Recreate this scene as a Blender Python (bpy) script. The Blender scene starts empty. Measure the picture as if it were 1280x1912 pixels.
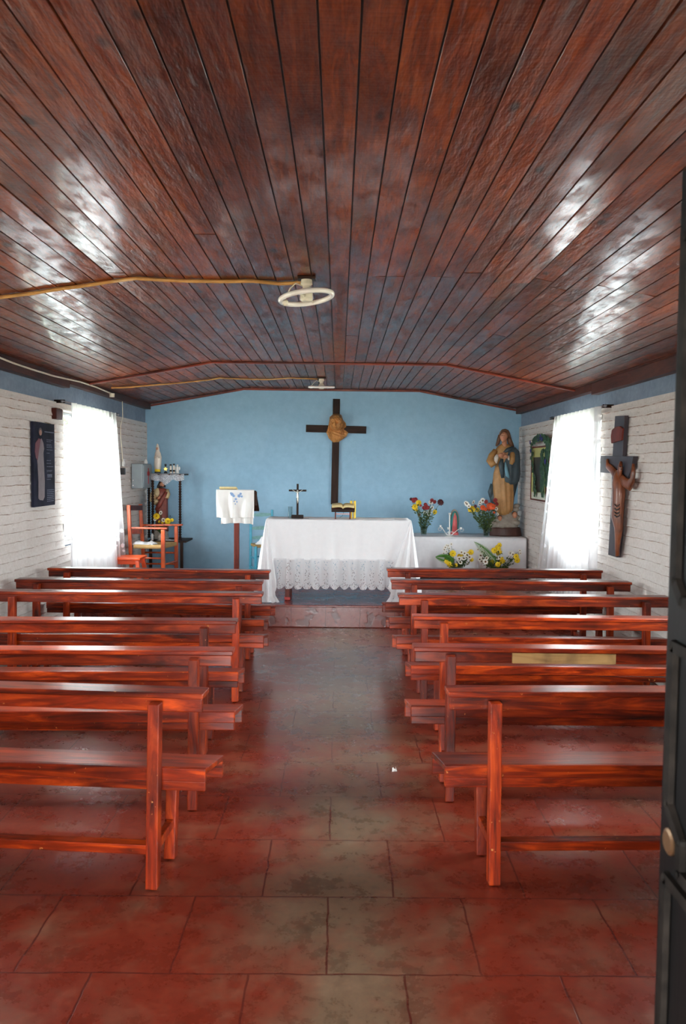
import bpy, math, random
import numpy as np
from mathutils import Vector, Matrix, Euler
random.seed(7)
PI = math.pi
COL = bpy.context.scene.collection

# ------------------------------------------------------------------ camera
F, CX, CY = 1480.0, 640.0, 956.0
CAM = Vector((0, 0, 1.62))
_Y = Vector((633-CX, -(874-CY), -F)).normalized()
_X = Vector((1, -0.0105, 0)); _X = (_X - _Y*_X.dot(_Y)).normalized()
_Z = _X.cross(_Y)
ROT = Matrix((_X, _Y, _Z))
cam = bpy.data.cameras.new('camera'); camo = bpy.data.objects.new('camera', cam); COL.objects.link(camo)
camo.matrix_world = Matrix.Translation(CAM) @ ROT.to_4x4()
cam.sensor_fit = 'VERTICAL'; cam.sensor_height = 36; cam.lens = F/1912*36
cam.clip_start = 0.05
cam.dof.use_dof = True; cam.dof.focus_distance = 8.5; cam.dof.aperture_fstop = 7.0
bpy.context.scene.camera = camo

def on(px, py, axis, v):
    """point where the line of sight to a photo position meets the plane axis=v"""
    d = ROT @ Vector((px-CX, -(py-CY), -F)); t = (v-CAM[axis])/d[axis]
    return CAM + d*t
def at(px, py, Y): return on(px, py, 1, Y)
def mpp(Y): return Y/F

# ------------------------------------------------------------------ materials
def s2l(c): return tuple(((x/255.0)/12.92 if x/255.0 <= .04045 else ((x/255.0+.055)/1.055)**2.4) for x in c)
class NT:
    def __init__(s, name):
        s.m = bpy.data.materials.new(name); s.m.use_nodes = True
        s.t = s.m.node_tree; s.t.nodes.clear()
        s.out = s.n('ShaderNodeOutputMaterial'); s.b = s.n('ShaderNodeBsdfPrincipled')
        s.l(s.b.outputs[0], s.out.inputs[0])
    def n(s, typ, **kw):
        nd = s.t.nodes.new(typ)
        for k, v in kw.items(): setattr(nd, k, v)
        return nd
    def l(s, a, b): s.t.links.new(a, b)
    def v(s, sock, val):
        if hasattr(val, 'links') or isinstance(val, bpy.types.NodeSocket): s.l(val, sock)
        else:
            if isinstance(val, (tuple, list)) and len(val) == 3 and sock.type == 'RGBA': val = (*val, 1)
            sock.default_value = val
    def coord(s, kind='Object', scale=(1, 1, 1), rnd=False):
        tc = s.n('ShaderNodeTexCoord'); mp = s.n('ShaderNodeMapping')
        mp.inputs['Scale'].default_value = scale
        src = tc.outputs[kind]
        if rnd:
            oi = s.n('ShaderNodeObjectInfo'); mu = s.math('MULTIPLY', oi.outputs['Random'], 37.0)
            ad = s.n('ShaderNodeVectorMath', operation='ADD'); s.l(src, ad.inputs[0]); s.l(mu, ad.inputs[1]); src = ad.outputs[0]
        s.l(src, mp.inputs['Vector']); return mp.outputs[0]
    def noise(s, vec, scale, detail=4, rough=.55, dist=0):
        n = s.n('ShaderNodeTexNoise'); s.l(vec, n.inputs['Vector'])
        n.inputs['Scale'].default_value = scale; n.inputs['Detail'].default_value = detail
        n.inputs['Roughness'].default_value = rough; n.inputs['Distortion'].default_value = dist
        return n.outputs['Fac']
    def math(s, op, a, b=0.0, c=0.0, clamp=False):
        n = s.n('ShaderNodeMath', operation=op, use_clamp=clamp)
        s.v(n.inputs[0], a); s.v(n.inputs[1], b); s.v(n.inputs[2], c); return n.outputs[0]
    def ramp(s, fac, stops, interp='LINEAR'):
        n = s.n('ShaderNodeValToRGB'); s.l(fac, n.inputs[0]); n.color_ramp.interpolation = interp
        e = n.color_ramp.elements
        while len(e) < len(stops): e.new(.5)
        for el, (p, c) in zip(e, stops):
            el.position = p; el.color = (*c, 1) if not isinstance(c, (int, float)) else (c, c, c, 1)
        return n.outputs[0]
    def mix(s, fac, a, b, mode='MIX'):
        n = s.n('ShaderNodeMix', data_type='RGBA', blend_type=mode)
        s.v(n.inputs[0], fac); s.v(n.inputs[6], a); s.v(n.inputs[7], b); return n.outputs[2]
    def bump(s, h, strength=.3, dist=.01, prev=None):
        n = s.n('ShaderNodeBump'); s.l(h, n.inputs['Height'])
        n.inputs['Strength'].default_value = strength; n.inputs['Distance'].default_value = dist
        if prev is not None: s.l(prev, n.inputs['Normal'])
        return n.outputs[0]
    def set(s, color=None, rough=None, normal=None, **kw):
        if color is not None: s.v(s.b.inputs['Base Color'], color)
        if rough is not None: s.v(s.b.inputs['Roughness'], rough)
        if normal is not None: s.l(normal, s.b.inputs['Normal'])
        for k, v in kw.items(): s.v(s.b.inputs[k.replace('_', ' ')], v)
        return s.m

def plain(name, rgb, rough=.6, var=.12, nscale=14, bump=.15, metal=0, spec=.5, coat=0):
    n = NT(name); c = s2l(rgb); v = n.coord()
    nz = n.noise(v, nscale, 4)
    col = n.ramp(nz, [(.25, tuple(x*(1-var) for x in c)), (.75, tuple(min(1, x*(1+var)) for x in c))])
    nb = n.noise(v, nscale*5, 3)
    return n.set(col, rough, n.bump(nb, bump, .003), Metallic=metal, Specular_IOR_Level=spec, Coat_Weight=coat, Coat_Roughness=.15)

def wood(name, dark, mid, light, axis='x', rough=.35, coat=.3, chips=None, scale=1.0, knots=True, bump=.25, rnd=True, spec=.5):
    n = NT(name); st = {'x': (1, 9, 9), 'y': (9, 1, 9), 'z': (9, 9, 1)}[axis]
    v = n.coord(scale=tuple(a*scale for a in st), rnd=rnd)
    v2 = n.coord(scale=(scale,)*3, rnd=rnd)
    g = n.noise(v, 2.6, 6, .62, 1.2)
    blot = n.noise(v2, 1.7 if knots else 3, 4, .6, .5)
    col = n.ramp(g, [(.28, s2l(dark)), (.48, s2l(mid)), (.72, s2l(light))])
    darker = n.ramp(blot, [(.36, (.22, .19, .18)), (.54, (1, 1, 1))])
    col = n.mix(.75, col, darker, 'MULTIPLY')
    if rnd:
        oi = n.n('ShaderNodeObjectInfo')
        tint = n.ramp(oi.outputs['Random'], [(0, (.50, .44, .42)), (.5, (.82, .78, .74)), (1, (1.08, 1.05, 1.0))])
        col = n.mix(1, col, tint, 'MULTIPLY')
    fine = n.noise(n.coord(scale=tuple(a*scale for a in st), rnd=rnd), 22, 3)
    if chips:
        c1 = n.noise(v2, 38, 3, .7); f = n.ramp(c1, [(.69, 0.0), (.73, 1.0)])
        col = n.mix(f, col, s2l(chips))
    return n.set(col, rough, n.bump(fine, bump, .002), Coat_Weight=coat, Coat_Roughness=.12, Specular_IOR_Level=spec)

def pewwood():
    return wood('varnished red pew wood', (46, 14, 5), (126, 36, 8), (204, 78, 16), 'x', .30, .12, chips=(176, 110, 58), scale=1.0, spec=.4)
M = {}
M['pew'] = pewwood()
M['pewz'] = wood('varnished red post wood', (60, 17, 6), (142, 42, 9), (204, 80, 20), 'z', .36, .0, chips=(190, 130, 76), scale=1.0, spec=.3)
M['bare'] = wood('bare pine', (150, 112, 62), (190, 150, 92), (205, 168, 108), 'x', .6, 0, knots=False)
M['dark_wood'] = wood('dark stained wood', (30, 18, 12), (54, 33, 23), (70, 45, 32), 'z', .55, .0, spec=.2)
M['dark_wood_x'] = wood('dark stained crossbar wood', (30, 18, 12), (54, 33, 23), (70, 45, 32), 'x', .55, .0, spec=.2)
M['lect_wood'] = wood('red brown lectern wood', (60, 20, 12), (108, 38, 24), (126, 50, 32), 'z', .45, .0, spec=.3)
M['orange_wood'] = wood('orange varnished wood', (176, 62, 20), (214, 88, 34), (232, 116, 52), 'z', .35, .3, knots=False)
M['carve'] = wood('pale carved wood', (158, 100, 48), (196, 134, 72), (214, 156, 92), 'z', .5, .0, knots=False, scale=2, rnd=False)
M['cornice'] = wood('dark cornice wood', (48, 24, 18), (84, 42, 30), (104, 56, 38), 'y', .55, .05)
M['trimwood'] = wood('red trim moulding', (92, 34, 20), (140, 54, 30), (160, 70, 40), 'x', .45, .1)
M['blue_wall'] = None
M['white_cloth'] = plain('white cotton cloth', (238, 238, 240), .85, .02, 30, .1)
M['cloth2'] = plain('white side cloth', (232, 232, 236), .9, .04, 20, .2)
M['satin'] = plain('white satin cloth', (238, 236, 232), .35, .03, 20, .05)
M['blue_embroidery'] = plain('blue embroidery', (140, 172, 214), .7)
M['cream_plastic'] = plain('aged cream plastic', (232, 222, 200), .4, .08, 20)
M['tube_glass'] = plain('unlit lamp tube', (246, 238, 230), .18, .03, 8, .0, coat=.5)
M['metal_grey'] = plain('grey painted steel', (140, 150, 154), .45, .08, 12, .05, metal=.2)
M['chrome'] = plain('dull steel', (150, 150, 155), .3, .05, 12, .02, metal=.9)
M['red_paint'] = plain('red sticker', (176, 36, 34), .6)
M['black'] = plain('black material', (26, 24, 26), .5)
M['white_paint'] = plain('white enamel', (236, 234, 230), .35, .04)
M['glaze'] = plain('white glazed plaster', (222, 210, 196), .3, .1, 40, .1)
M['yellow'] = plain('yellow petals', (238, 200, 26), .6, .2, 60)
M['orange'] = plain('orange petals', (220, 84, 34), .6, .25, 60)
M['crimson'] = plain('crimson petals', (140, 32, 38), .6, .3, 60)
M['maroon'] = plain('dark maroon petals', (66, 18, 30), .6, .3, 60)
M['petal_white'] = plain('white petals', (240, 236, 226), .6, .06, 60)
M['eye_brown'] = plain('brown flower centre', (120, 80, 30), .8)
M['leaf'] = plain('green leaves', (62, 84, 38), .6, .3, 30)
M['fern'] = plain('bright fern green', (74, 128, 44), .6, .2, 30)
M['wax_yellow'] = plain('yellow wax', (226, 190, 40), .4, .08)
M['gold'] = plain('gilt metal', (190, 160, 84), .3, .1, metal=.7)
M['page'] = plain('aged book pages', (226, 206, 150), .8, .08, 60)
M['skin'] = plain('painted skin plaster', (196, 136, 104), .45, .08)
M['hair'] = plain('painted brown hair', (96, 62, 40), .5, .25, 40, .5)
M['dark_hair'] = plain('painted dark hair', (44, 28, 20), .5, .25, 40, .5)
M['dress'] = plain('ochre painted dress', (176, 130, 78), .5, .2, 18, .3)
M['mantle'] = plain('slate blue painted mantle', (60, 75, 82), .5, .3, 14, .4)
M['mantle_light'] = plain('pale blue mantle lining', (112, 158, 176), .5, .1)
M['cuff'] = plain('cream painted cuff', (206, 196, 182), .5)
M['cloud'] = plain('painted plaster cloud', (158, 150, 138), .6, .25, 24, .4)
M['robe_red'] = plain('brick red painted robe', (120, 52, 40), .5, .2, 24, .3)
M['robe_cream'] = plain('cream painted robe', (190, 168, 128), .5, .2, 24, .3)
M['base_wood'] = plain('dark wooden plinth', (72, 40, 30), .5, .2)
M['rose'] = plain('rose painted robe', (206, 96, 96), .5, .2)
M['teal'] = plain('teal painted cloak', (44, 128, 124), .5, .15)
M['blue_paint'] = plain('turquoise painted wood', (60, 146, 172), .45, .15, 20)
M['blue_paint_worn'] = plain('worn pale turquoise paint', (130, 180, 178), .5, .2, 30)
M['straw'] = None
M['cable'] = plain('varnished yellow cable', (192, 138, 74), .45, .25, 12)
M['red_plastic'] = plain('red plastic', (190, 40, 34), .4)
M['frame_wood'] = plain('grey window frame paint', (150, 154, 156), .6, .15)
M['frame_gold'] = plain('yellow picture mat', (186, 182, 112), .6, .12, 8)
M['pic_dark'] = plain('dark picture print', (48, 46, 36), .4, .5, 20)
M['pic_cream'] = plain('cream picture border', (206, 206, 190), .6)
M['violet'] = plain('violet fabric flower', (66, 56, 140), .6, .3)
M['artleaf'] = plain('fabric vine leaf', (34, 68, 44), .6, .35, 60)
M['artleaf_edge'] = plain('pale vine leaf rim', (108, 150, 96), .6)

def m_straw():
    n = NT('woven straw'); v = n.coord()
    w = n.n('ShaderNodeTexWave', wave_type='BANDS', bands_direction='DIAGONAL'); n.l(v, w.inputs[0]); w.inputs['Scale'].default_value = 60; w.inputs['Distortion'].default_value = 2
    c = n.ramp(w.outputs['Fac'], [(0, s2l((140, 104, 56))), (1, s2l((206, 174, 116)))])
    return n.set(c, .8, n.bump(w.outputs['Fac'], .5, .003))
M['straw'] = m_straw()

def m_blue():
    n = NT('blue wall paint'); v = n.coord()
    a = n.noise(v, 1.6, 5, .6); b = n.noise(v, 14, 4, .6)
    c = n.ramp(a, [(.3, s2l((138, 178, 204))), (.7, s2l((150, 190, 214)))])
    c = n.mix(.25, c, n.ramp(b, [(.3, s2l((126, 164, 190))), (.7, s2l((164, 200, 220)))]))
    vo = n.n('ShaderNodeTexVoronoi'); n.l(v, vo.inputs['Vector']); vo.inputs['Scale'].default_value = 2.3
    spot = n.ramp(vo.outputs['Distance'], [(.018, 1.0), (.022, 0.0)])
    c = n.mix(spot, c, s2l((60, 70, 80)))
    h = n.noise(v, 60, 4, .7)
    return n.set(c, .62, n.bump(h, .35, .004))
M['blue_wall'] = m_blue()
def m_band():
    n = NT('grey blue lintel paint'); v = n.coord()
    a = n.noise(v, 2.2, 5, .65); b = n.noise(v, 25, 4, .6)
    c = n.ramp(a, [(.3, s2l((112, 126, 144))), (.7, s2l((132, 148, 168)))])
    c = n.mix(.3, c, n.ramp(b, [(.3, s2l((92, 102, 116))), (.7, s2l((146, 162, 178)))]))
    return n.set(c, .7, n.bump(b, .3, .004))
M['band'] = m_band()
def m_brick():
    n = NT('white painted brick'); v = n.coord()
    a = n.noise(v, 2.0, 5, .6); b = n.noise(v, 40, 4, .65)
    c = n.ramp(a, [(.3, s2l((202, 191, 182))), (.7, s2l((218, 209, 202)))])
    c = n.mix(.3, c, n.ramp(b, [(.3, s2l((186, 176, 168))), (.6, s2l((226, 222, 220)))]))
    return n.set(c, .75, n.bump(b, .4, .004))
M['brick'] = m_brick()
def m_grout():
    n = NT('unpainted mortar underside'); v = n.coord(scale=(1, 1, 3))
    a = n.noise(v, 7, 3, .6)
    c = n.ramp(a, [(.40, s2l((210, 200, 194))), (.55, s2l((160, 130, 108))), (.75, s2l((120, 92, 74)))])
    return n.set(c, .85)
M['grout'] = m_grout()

def m_ceiling():
    n = NT('varnished ceiling boards')
    at_ = n.n('ShaderNodeAttribute', attribute_name='board'); sep = n.n('ShaderNodeSeparateColor'); n.l(at_.outputs['Color'], sep.inputs[0])
    r, g2 = sep.outputs[0], sep.outputs[1]
    tc = n.n('ShaderNodeTexCoord')
    comb = n.n('ShaderNodeCombineXYZ'); n.l(n.math('MULTIPLY', r, 53.0), comb.inputs[0]); n.l(n.math('MULTIPLY', g2, 71.0), comb.inputs[1])
    ad = n.n('ShaderNodeVectorMath', operation='ADD'); n.l(tc.outputs['Object'], ad.inputs[0]); n.l(comb.outputs[0], ad.inputs[1])
    def mp(sc):
        m_ = n.n('ShaderNodeMapping'); n.l(ad.outputs[0], m_.inputs[0]); m_.inputs['Scale'].default_value = sc; return m_.outputs[0]
    grain = n.noise(mp((14, 1.1, 14)), 2.6, 6, .62, 1.6)
    saw = n.noise(mp((2.5, 34, 2.5)), 3, 3, .6)
    blot = n.noise(mp((3, 1.2, 3)), 1.6, 4, .6, .6)
    c = n.ramp(grain, [(.25, s2l((72, 29, 12))), (.47, s2l((120, 53, 23))), (.7, s2l((154, 79, 37)))])
    tone = n.ramp(g2, [(0, (.56, .48, .42)), (.45, (.88, .82, .74)), (1, (1.15, 1.05, .92))])
    c = n.mix(1, c, tone, 'MULTIPLY')
    c = n.mix(.8, c, n.ramp(blot, [(.34, (.30, .25, .22)), (.55, (1, 1, 1))]), 'MULTIPLY')
    c = n.mix(.35, c, n.ramp(saw, [(.35, (.6, .55, .5)), (.6, (1.1, 1.1, 1.1))]), 'MULTIPLY')
    vo = n.n('ShaderNodeTexVoronoi', feature='F1'); n.l(mp((5.5, 2.6, 5.5)), vo.inputs['Vector']); vo.inputs['Scale'].default_value = 1.0
    kn = n.ramp(vo.outputs['Distance'], [(.06, 1.0), (.13, 0.0)])
    c = n.mix(n.math('MULTIPLY', kn, .85), c, s2l((30, 12, 8)))
    warp = n.noise(mp((9, 2.4, 9)), 1.6, 4)
    b1 = n.bump(warp, .62, .03); b2 = n.bump(saw, .22, .004, b1)
    rg = n.ramp(grain, [(.3, .38), (.7, .55)])
    return n.set(c, rg, b2, Specular_IOR_Level=.18, Coat_Weight=n.ramp(n.noise(mp((4, 1.6, 4)), 3.2, 5, .65), [(.38, .05), (.62, .62)]), Coat_Roughness=.11)
M['ceiling'] = m_ceiling()

def m_floor(name, x0, y0, w, h, aisle=True):
    n = NT(name); tc = n.n('ShaderNodeTexCoord'); P = tc.outputs['Object']
    sp = n.n('ShaderNodeSeparateXYZ'); n.l(P, sp.inputs[0])
    big = n.noise(P, 1.3, 5, .6, .2); med = n.noise(P, 6.5, 8, .74, .15); fine = n.noise(P, 30, 4, .65)
    off = n.n('ShaderNodeVectorMath', operation='ADD'); n.l(P, off.inputs[0]); off.inputs[1].default_value = (7.3, 3.1, 5.0); patch = n.noise(off.outputs[0], 2.8, 10, .62, .3)
    red = n.ramp(med, [(.25, s2l((98, 33, 20))), (.5, s2l((116, 41, 26))), (.75, s2l((130, 60, 40)))])
    worn = n.ramp(med, [(.3, s2l((78, 64, 50))), (.5, s2l((112, 92, 72))), (.75, s2l((134, 110, 88)))])
    if aisle:
        # wear of the middle walkway
        dx = n.math('ABSOLUTE', n.math('ADD', sp.outputs[0], -.05))
        lane = n.math('SUBTRACT', 1.0, n.math('MULTIPLY', dx, 1.9), clamp=True)
        ff = n.math('ADD', n.math('MULTIPLY', lane, .85), n.math('MULTIPLY', n.math('SUBTRACT', big, .5), 1.1))
        ff = n.math('ADD', ff, n.math('MULTIPLY', n.math('SUBTRACT', patch, .5), 2.4))
    else:
        ff = n.math('MULTIPLY', n.math('SUBTRACT', med, .5), 1.6)
    fac = n.ramp(ff, [(-.22, 0.0), (.9, 1.0)])
    fac = n.math('MULTIPLY', fac, .92 if aisle else .4)
    c = n.mix(fac, red, worn)
    c = n.mix(.35, c, n.ramp(fine, [(.3, (.55, .5, .48)), (.65, (1.15, 1.12, 1.1))]), 'MULTIPLY')
    br = n.n('ShaderNodeTexBrick'); mp = n.n('ShaderNodeMapping')
    wob = n.n('ShaderNodeTexNoise'); n.l(P, wob.inputs['Vector']); wob.inputs['Scale'].default_value = 9
    vm = n.n('ShaderNodeVectorMath', operation='MULTIPLY_ADD'); n.l(wob.outputs['Color'], vm.inputs[0]); vm.inputs[1].default_value = (.016,)*3; n.l(P, vm.inputs[2])
    n.l(vm.outputs[0], mp.inputs[0]); mp.inputs['Location'].default_value = (-x0-.008, -y0-.008, 0)
    n.l(mp.outputs[0], br.inputs['Vector']); br.inputs['Scale'].default_value = 1; br.offset = .5
    br.inputs['Brick Width'].default_value = w; br.inputs['Row Height'].default_value = h
    br.inputs['Mortar Size'].default_value = .004; br.inputs['Mortar Smooth'].default_value = .3
    br.inputs['Color1'].default_value = (1, 1, 1, 1); br.inputs['Color2'].default_value = (1, 1, 1, 1); br.inputs['Mortar'].default_value = (0, 0, 0, 1)
    jl = n.math('MULTIPLY', br.outputs['Fac'], n.ramp(big, [(.3, .5), (.6, .95)]))
    c = n.mix(jl, c, s2l((74, 26, 20)))
    hh = n.math('ADD', n.math('MULTIPLY', med, .6), n.math('MULTIPLY', fine, .25)); hh = n.math('SUBTRACT', hh, n.math('MULTIPLY', br.outputs['Fac'], .5))
    rg = n.ramp(med, [(.3, .22), (.7, .36)])
    return n.set(c, rg, n.bump(hh, .28, .006), Specular_IOR_Level=.5, Coat_Weight=.25, Coat_Roughness=.2)
M['floor'] = m_floor('red cement floor worn along the middle', -.275, 2.474-.46*10, .5, .458)
M['platform'] = m_floor('red painted cement platform', -.3, 7.98, .35, .6, aisle=False)

def m_sheer(name, trans, tint=(1, 1, 1), lace=None, holes=.35, transl=.6):
    n = NT(name); n.t.nodes.remove(n.b)
    tr = n.n('ShaderNodeBsdfTransparent'); tl = n.n('ShaderNodeBsdfTranslucent'); df = n.n('ShaderNodeBsdfDiffuse')
    tl.inputs[0].default_value = (*tint, 1); df.inputs[0].default_value = (*tint, 1)
    a = n.n('ShaderNodeMixShader'); a.inputs[0].default_value = transl; n.l(df.outputs[0], a.inputs[1]); n.l(tl.outputs[0], a.inputs[2])
    b = n.n('ShaderNodeMixShader'); n.l(a.outputs[0], b.inputs[1]); n.l(tr.outputs[0], b.inputs[2])
    if lace is None:
        v = n.coord(scale=(1, 1, 1)); f = n.noise(v, 9, 3)
        n.l(n.ramp(f, [(.3, trans*.8), (.7, min(1, trans*1.15))]), b.inputs[0])
    else:
        n.l(lace(n), b.inputs[0])
    n.l(b.outputs[0], n.out.inputs[0]); return n.m
def lace_curtain(n):
    v = n.coord(scale=(1, 1, 1))
    vo = n.n('ShaderNodeTexVoronoi'); n.l(v, vo.inputs['Vector']); vo.inputs['Scale'].default_value = 11
    nz = n.noise(v, 16, 3, .6, 1.5)
    f = n.math('ADD', vo.outputs['Distance'], n.math('MULTIPLY', nz, .5))
    return n.ramp(f, [(.50, .04), (.56, .62), (.9, .66)])
M['curtain'] = m_sheer('sheer white curtain voile', .24, (.97, .97, 1))
M['curtain_lace'] = m_sheer('curtain lace edge', .5, (.96, .96, 1), lace_curtain)
def lace_cloth(n):
    tc = n.n('ShaderNodeTexCoord'); sp = n.n('ShaderNodeSeparateXYZ'); n.l(tc.outputs['UV'], sp.inputs[0])
    u, w = sp.outputs[0], sp.outputs[1]          # u in metres along cloth, w in metres down
    per = .118
    fu = n.math('ABSOLUTE', n.math('SUBTRACT', n.math('FRACT', n.math('DIVIDE', u, per)), .5))   # 0 centre .. .5
    # diamond lattice columns
    fw = n.math('ABSOLUTE', n.math('SUBTRACT', n.math('FRACT', n.math('DIVIDE', w, .07)), .5))
    dia = n.math('ADD', n.math('MULTIPLY', fu, 2.2), fw)
    ring = n.math('ABSOLUTE', n.math('SUBTRACT', dia, .5))
    v = n.n('ShaderNodeCombineXYZ'); n.l(u, v.inputs[0]); n.l(w, v.inputs[1])
    vo = n.n('ShaderNodeTexVoronoi'); n.l(v.outputs[0], vo.inputs['Vector']); vo.inputs['Scale'].default_value = 75
    pin = n.math('LESS_THAN', vo.outputs['Distance'], .34)
    a = n.math('MULTIPLY', n.math('LESS_THAN', ring, .17), pin)
    near = n.math('LESS_THAN', fu, .27)
    low = n.math('GREATER_THAN', w, .27)
    zig = n.math('LESS_THAN', n.math('ABSOLUTE', n.math('SUBTRACT', n.math('ADD', w, n.math('MULTIPLY', fu, -.1)), .27)), .02)
    hole = n.math('MAXIMUM', n.math('MULTIPLY', a, near), n.math('MULTIPLY', zig, pin))
    return n.math('ADD', n.math('MULTIPLY', hole, .8), .10, clamp=True)
M['lace'] = m_sheer('white table lace', .2, (.93, .93, .95), lace_cloth, transl=.3)
def lace_small(n):
    v = n.coord(); vo = n.n('ShaderNodeTexVoronoi'); n.l(v, vo.inputs['Vector']); vo.inputs['Scale'].default_value = 90
    return n.ramp(vo.outputs['Distance'], [(.3, .1), (.45, .55)])
M['lace_small'] = m_sheer('doily lace', .3, (.92, .9, .93), lace_small, transl=.3)
def m_glass():
    n = NT('clear glass'); n.t.nodes.remove(n.b)
    tr = n.n('ShaderNodeBsdfTransparent'); gl = n.n('ShaderNodeBsdfGlossy'); gl.inputs['Roughness'].default_value = .03
    tr.inputs[0].default_value = (.9, .95, .95, 1)
    lw = n.n('ShaderNodeLayerWeight'); lw.inputs['Blend'].default_value = .12
    mx = n.n('ShaderNodeMixShader'); n.l(lw.outputs['Facing'], mx.inputs[0]); n.l(tr.outputs[0], mx.inputs[1]); n.l(gl.outputs[0], mx.inputs[2])
    n.l(mx.outputs[0], n.out.inputs[0]); return n.m
M['glass'] = m_glass()
def m_door():
    n = NT('dark worn door paint'); v = n.coord(scale=(6, 6, 1)); a = n.noise(v, 4, 5, .65)
    c = n.ramp(a, [(.3, s2l((5, 5, 5))), (.6, s2l((13, 12, 13))), (.8, s2l((30, 25, 22)))])
    return n.set(c, .5, n.bump(a, .3, .003), Specular_IOR_Level=.16)
M['door'] = m_door()
M['door_wear'] = plain('worn moulding', (30, 26, 23), .65, .8, 30, spec=.12)
def m_ground():
    n = NT('grass outside'); v = n.coord(); a = n.noise(v, 1.5, 5)
    return n.set(n.ramp(a, [(.3, s2l((136, 138, 122))), (.7, s2l((170, 168, 152)))]), .9)
M['ground'] = m_ground()

# ------------------------------------------------------------------ mesh builder
class MB:
    def __init__(s): s.v = []; s.f = []; s.mi = []; s.uv = None
    def add(s, vs, fs, mi=0):
        o = len(s.v); s.v += [Vector(v) for v in vs]; s.f += [tuple(i+o for i in f) for f in fs]; s.mi += [mi]*len(fs); return s
    def box(s, c, d, rot=None, taper=None, mi=0):
        x, y, z = (k/2 for k in d); vs = []
        for sz in (-1, 1):
            k = taper if (taper and sz > 0) else 1
            for sx, sy in ((-1, -1), (1, -1), (1, 1), (-1, 1)): vs.append(Vector((sx*x*k, sy*y*k, sz*z)))
        if rot is not None:
            R = Euler(rot).to_matrix(); vs = [R @ v for v in vs]
        vs = [v+Vector(c) for v in vs]
        return s.add(vs, [(0, 3, 2, 1), (4, 5, 6, 7), (0, 1, 5, 4), (1, 2, 6, 5), (2, 3, 7, 6), (3, 0, 4, 7)], mi)
    def beam(s, a, b, w, d, up=(0, 1, 0), mi=0):
        """rectangular bar from a to b; w along the side axis, d along up"""
        a, b = Vector(a), Vector(b); t = (b-a).normalized(); u = Vector(up); u = (u-t*u.dot(t)).normalized(); r = t.cross(u)
        vs = [p+r*(sx*w/2)+u*(sy*d/2) for p in (a, b) for sx, sy in ((-1, -1), (1, -1), (1, 1), (-1, 1))]
        return s.add(vs, [(0, 3, 2, 1), (4, 5, 6, 7), (0, 1, 5, 4), (1, 2, 6, 5), (2, 3, 7, 6), (3, 0, 4, 7)], mi)
    def tube(s, pts, rad, n=10, caps=True, mi=0, closed=False, flat=1.0):
        pts = [Vector(p) for p in pts]; m = len(pts)
        if not hasattr(rad, '__len__'): rad = [rad]*m
        vs = []; prev = None
        for i, p in enumerate(pts):
            if closed: t = pts[(i+1) % m]-pts[i-1]
            else: t = pts[min(i+1, m-1)]-pts[max(i-1, 0)]
            t.normalize()
            if prev is None:
                u = Vector((0, 0, 1)) if abs(t.z) < .9 else Vector((0, 1, 0))
            else: u = prev
            u = (u-t*u.dot(t)).normalized(); prev = u; w = t.cross(u)
            for k in range(n):
                a = 2*PI*k/n; vs.append(p+(u*math.cos(a)+w*math.sin(a)*flat)*rad[i])
        fs = []
        for i in range(m if closed else m-1):
            j = (i+1) % m
            for k in range(n): fs.append((i*n+k, i*n+(k+1) % n, j*n+(k+1) % n, j*n+k))
        if caps and not closed:
            fs.append(tuple(range(n-1, -1, -1))); fs.append(tuple((m-1)*n+k for k in range(n)))
        return s.add(vs, fs, mi)
    def lathe(s, prof, c=(0, 0, 0), n=20, mi=0, sx=1, sy=1):
        c = Vector(c); vs = []
        for r, z in prof:
            for k in range(n):
                a = 2*PI*k/n; vs.append(c+Vector((r*sx*math.cos(a), r*sy*math.sin(a), z)))
        fs = [(i*n+k, i*n+(k+1) % n, (i+1)*n+(k+1) % n, (i+1)*n+k) for i in range(len(prof)-1) for k in range(n)]
        fs.append(tuple(range(n-1, -1, -1))); fs.append(tuple((len(prof)-1)*n+k for k in range(n)))
        return s.add(vs, fs, mi)
    def loft(s, secs, n=36, amp=0, k=7, ph=0, mi=0):
        """secs: (z, cx, cy, rx, ry[, fold])"""
        vs = []
        for q, sc in enumerate(secs):
            z, cx, cy, rx, ry = sc[:5]; am = sc[5] if len(sc) > 5 else amp
            for i in range(n):
                a = 2*PI*i/n; m_ = 1+am*(math.sin(k*a+ph+q*.15)+.4*math.sin((k+4)*a+q*.3))
                vs.append(Vector((cx+rx*m_*math.cos(a), cy+ry*m_*math.sin(a), z)))
        m = len(secs)
        fs = [(i*n+j, i*n+(j+1) % n, (i+1)*n+(j+1) % n, (i+1)*n+j) for i in range(m-1) for j in range(n)]
        fs.append(tuple(range(n-1, -1, -1))); fs.append(tuple((m-1)*n+j for j in range(n)))
        return s.add(vs, fs, mi)
    def ball(s, c, r, n=12, m=8, fn=None, mi=0, rot=None):
        if not hasattr(r, '__len__'): r = (r, r, r)
        vs = []; c = Vector(c); R = Euler(rot).to_matrix() if rot else None
        for i in range(m+1):
            th = PI*i/m
            for k in range(n):
                a = 2*PI*k/n; d = Vector((math.sin(th)*math.cos(a), math.sin(th)*math.sin(a), math.cos(th)))
                if fn: d = fn(d)
                p = Vector((d.x*r[0], d.y*r[1], d.z*r[2]))
                vs.append(c+(R @ p if R else p))
        fs = [(i*n+k, (i+1)*n+k, (i+1)*n+(k+1) % n, i*n+(k+1) % n) for i in range(m) for k in range(n)]
        return s.add(vs, fs, mi)
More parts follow.
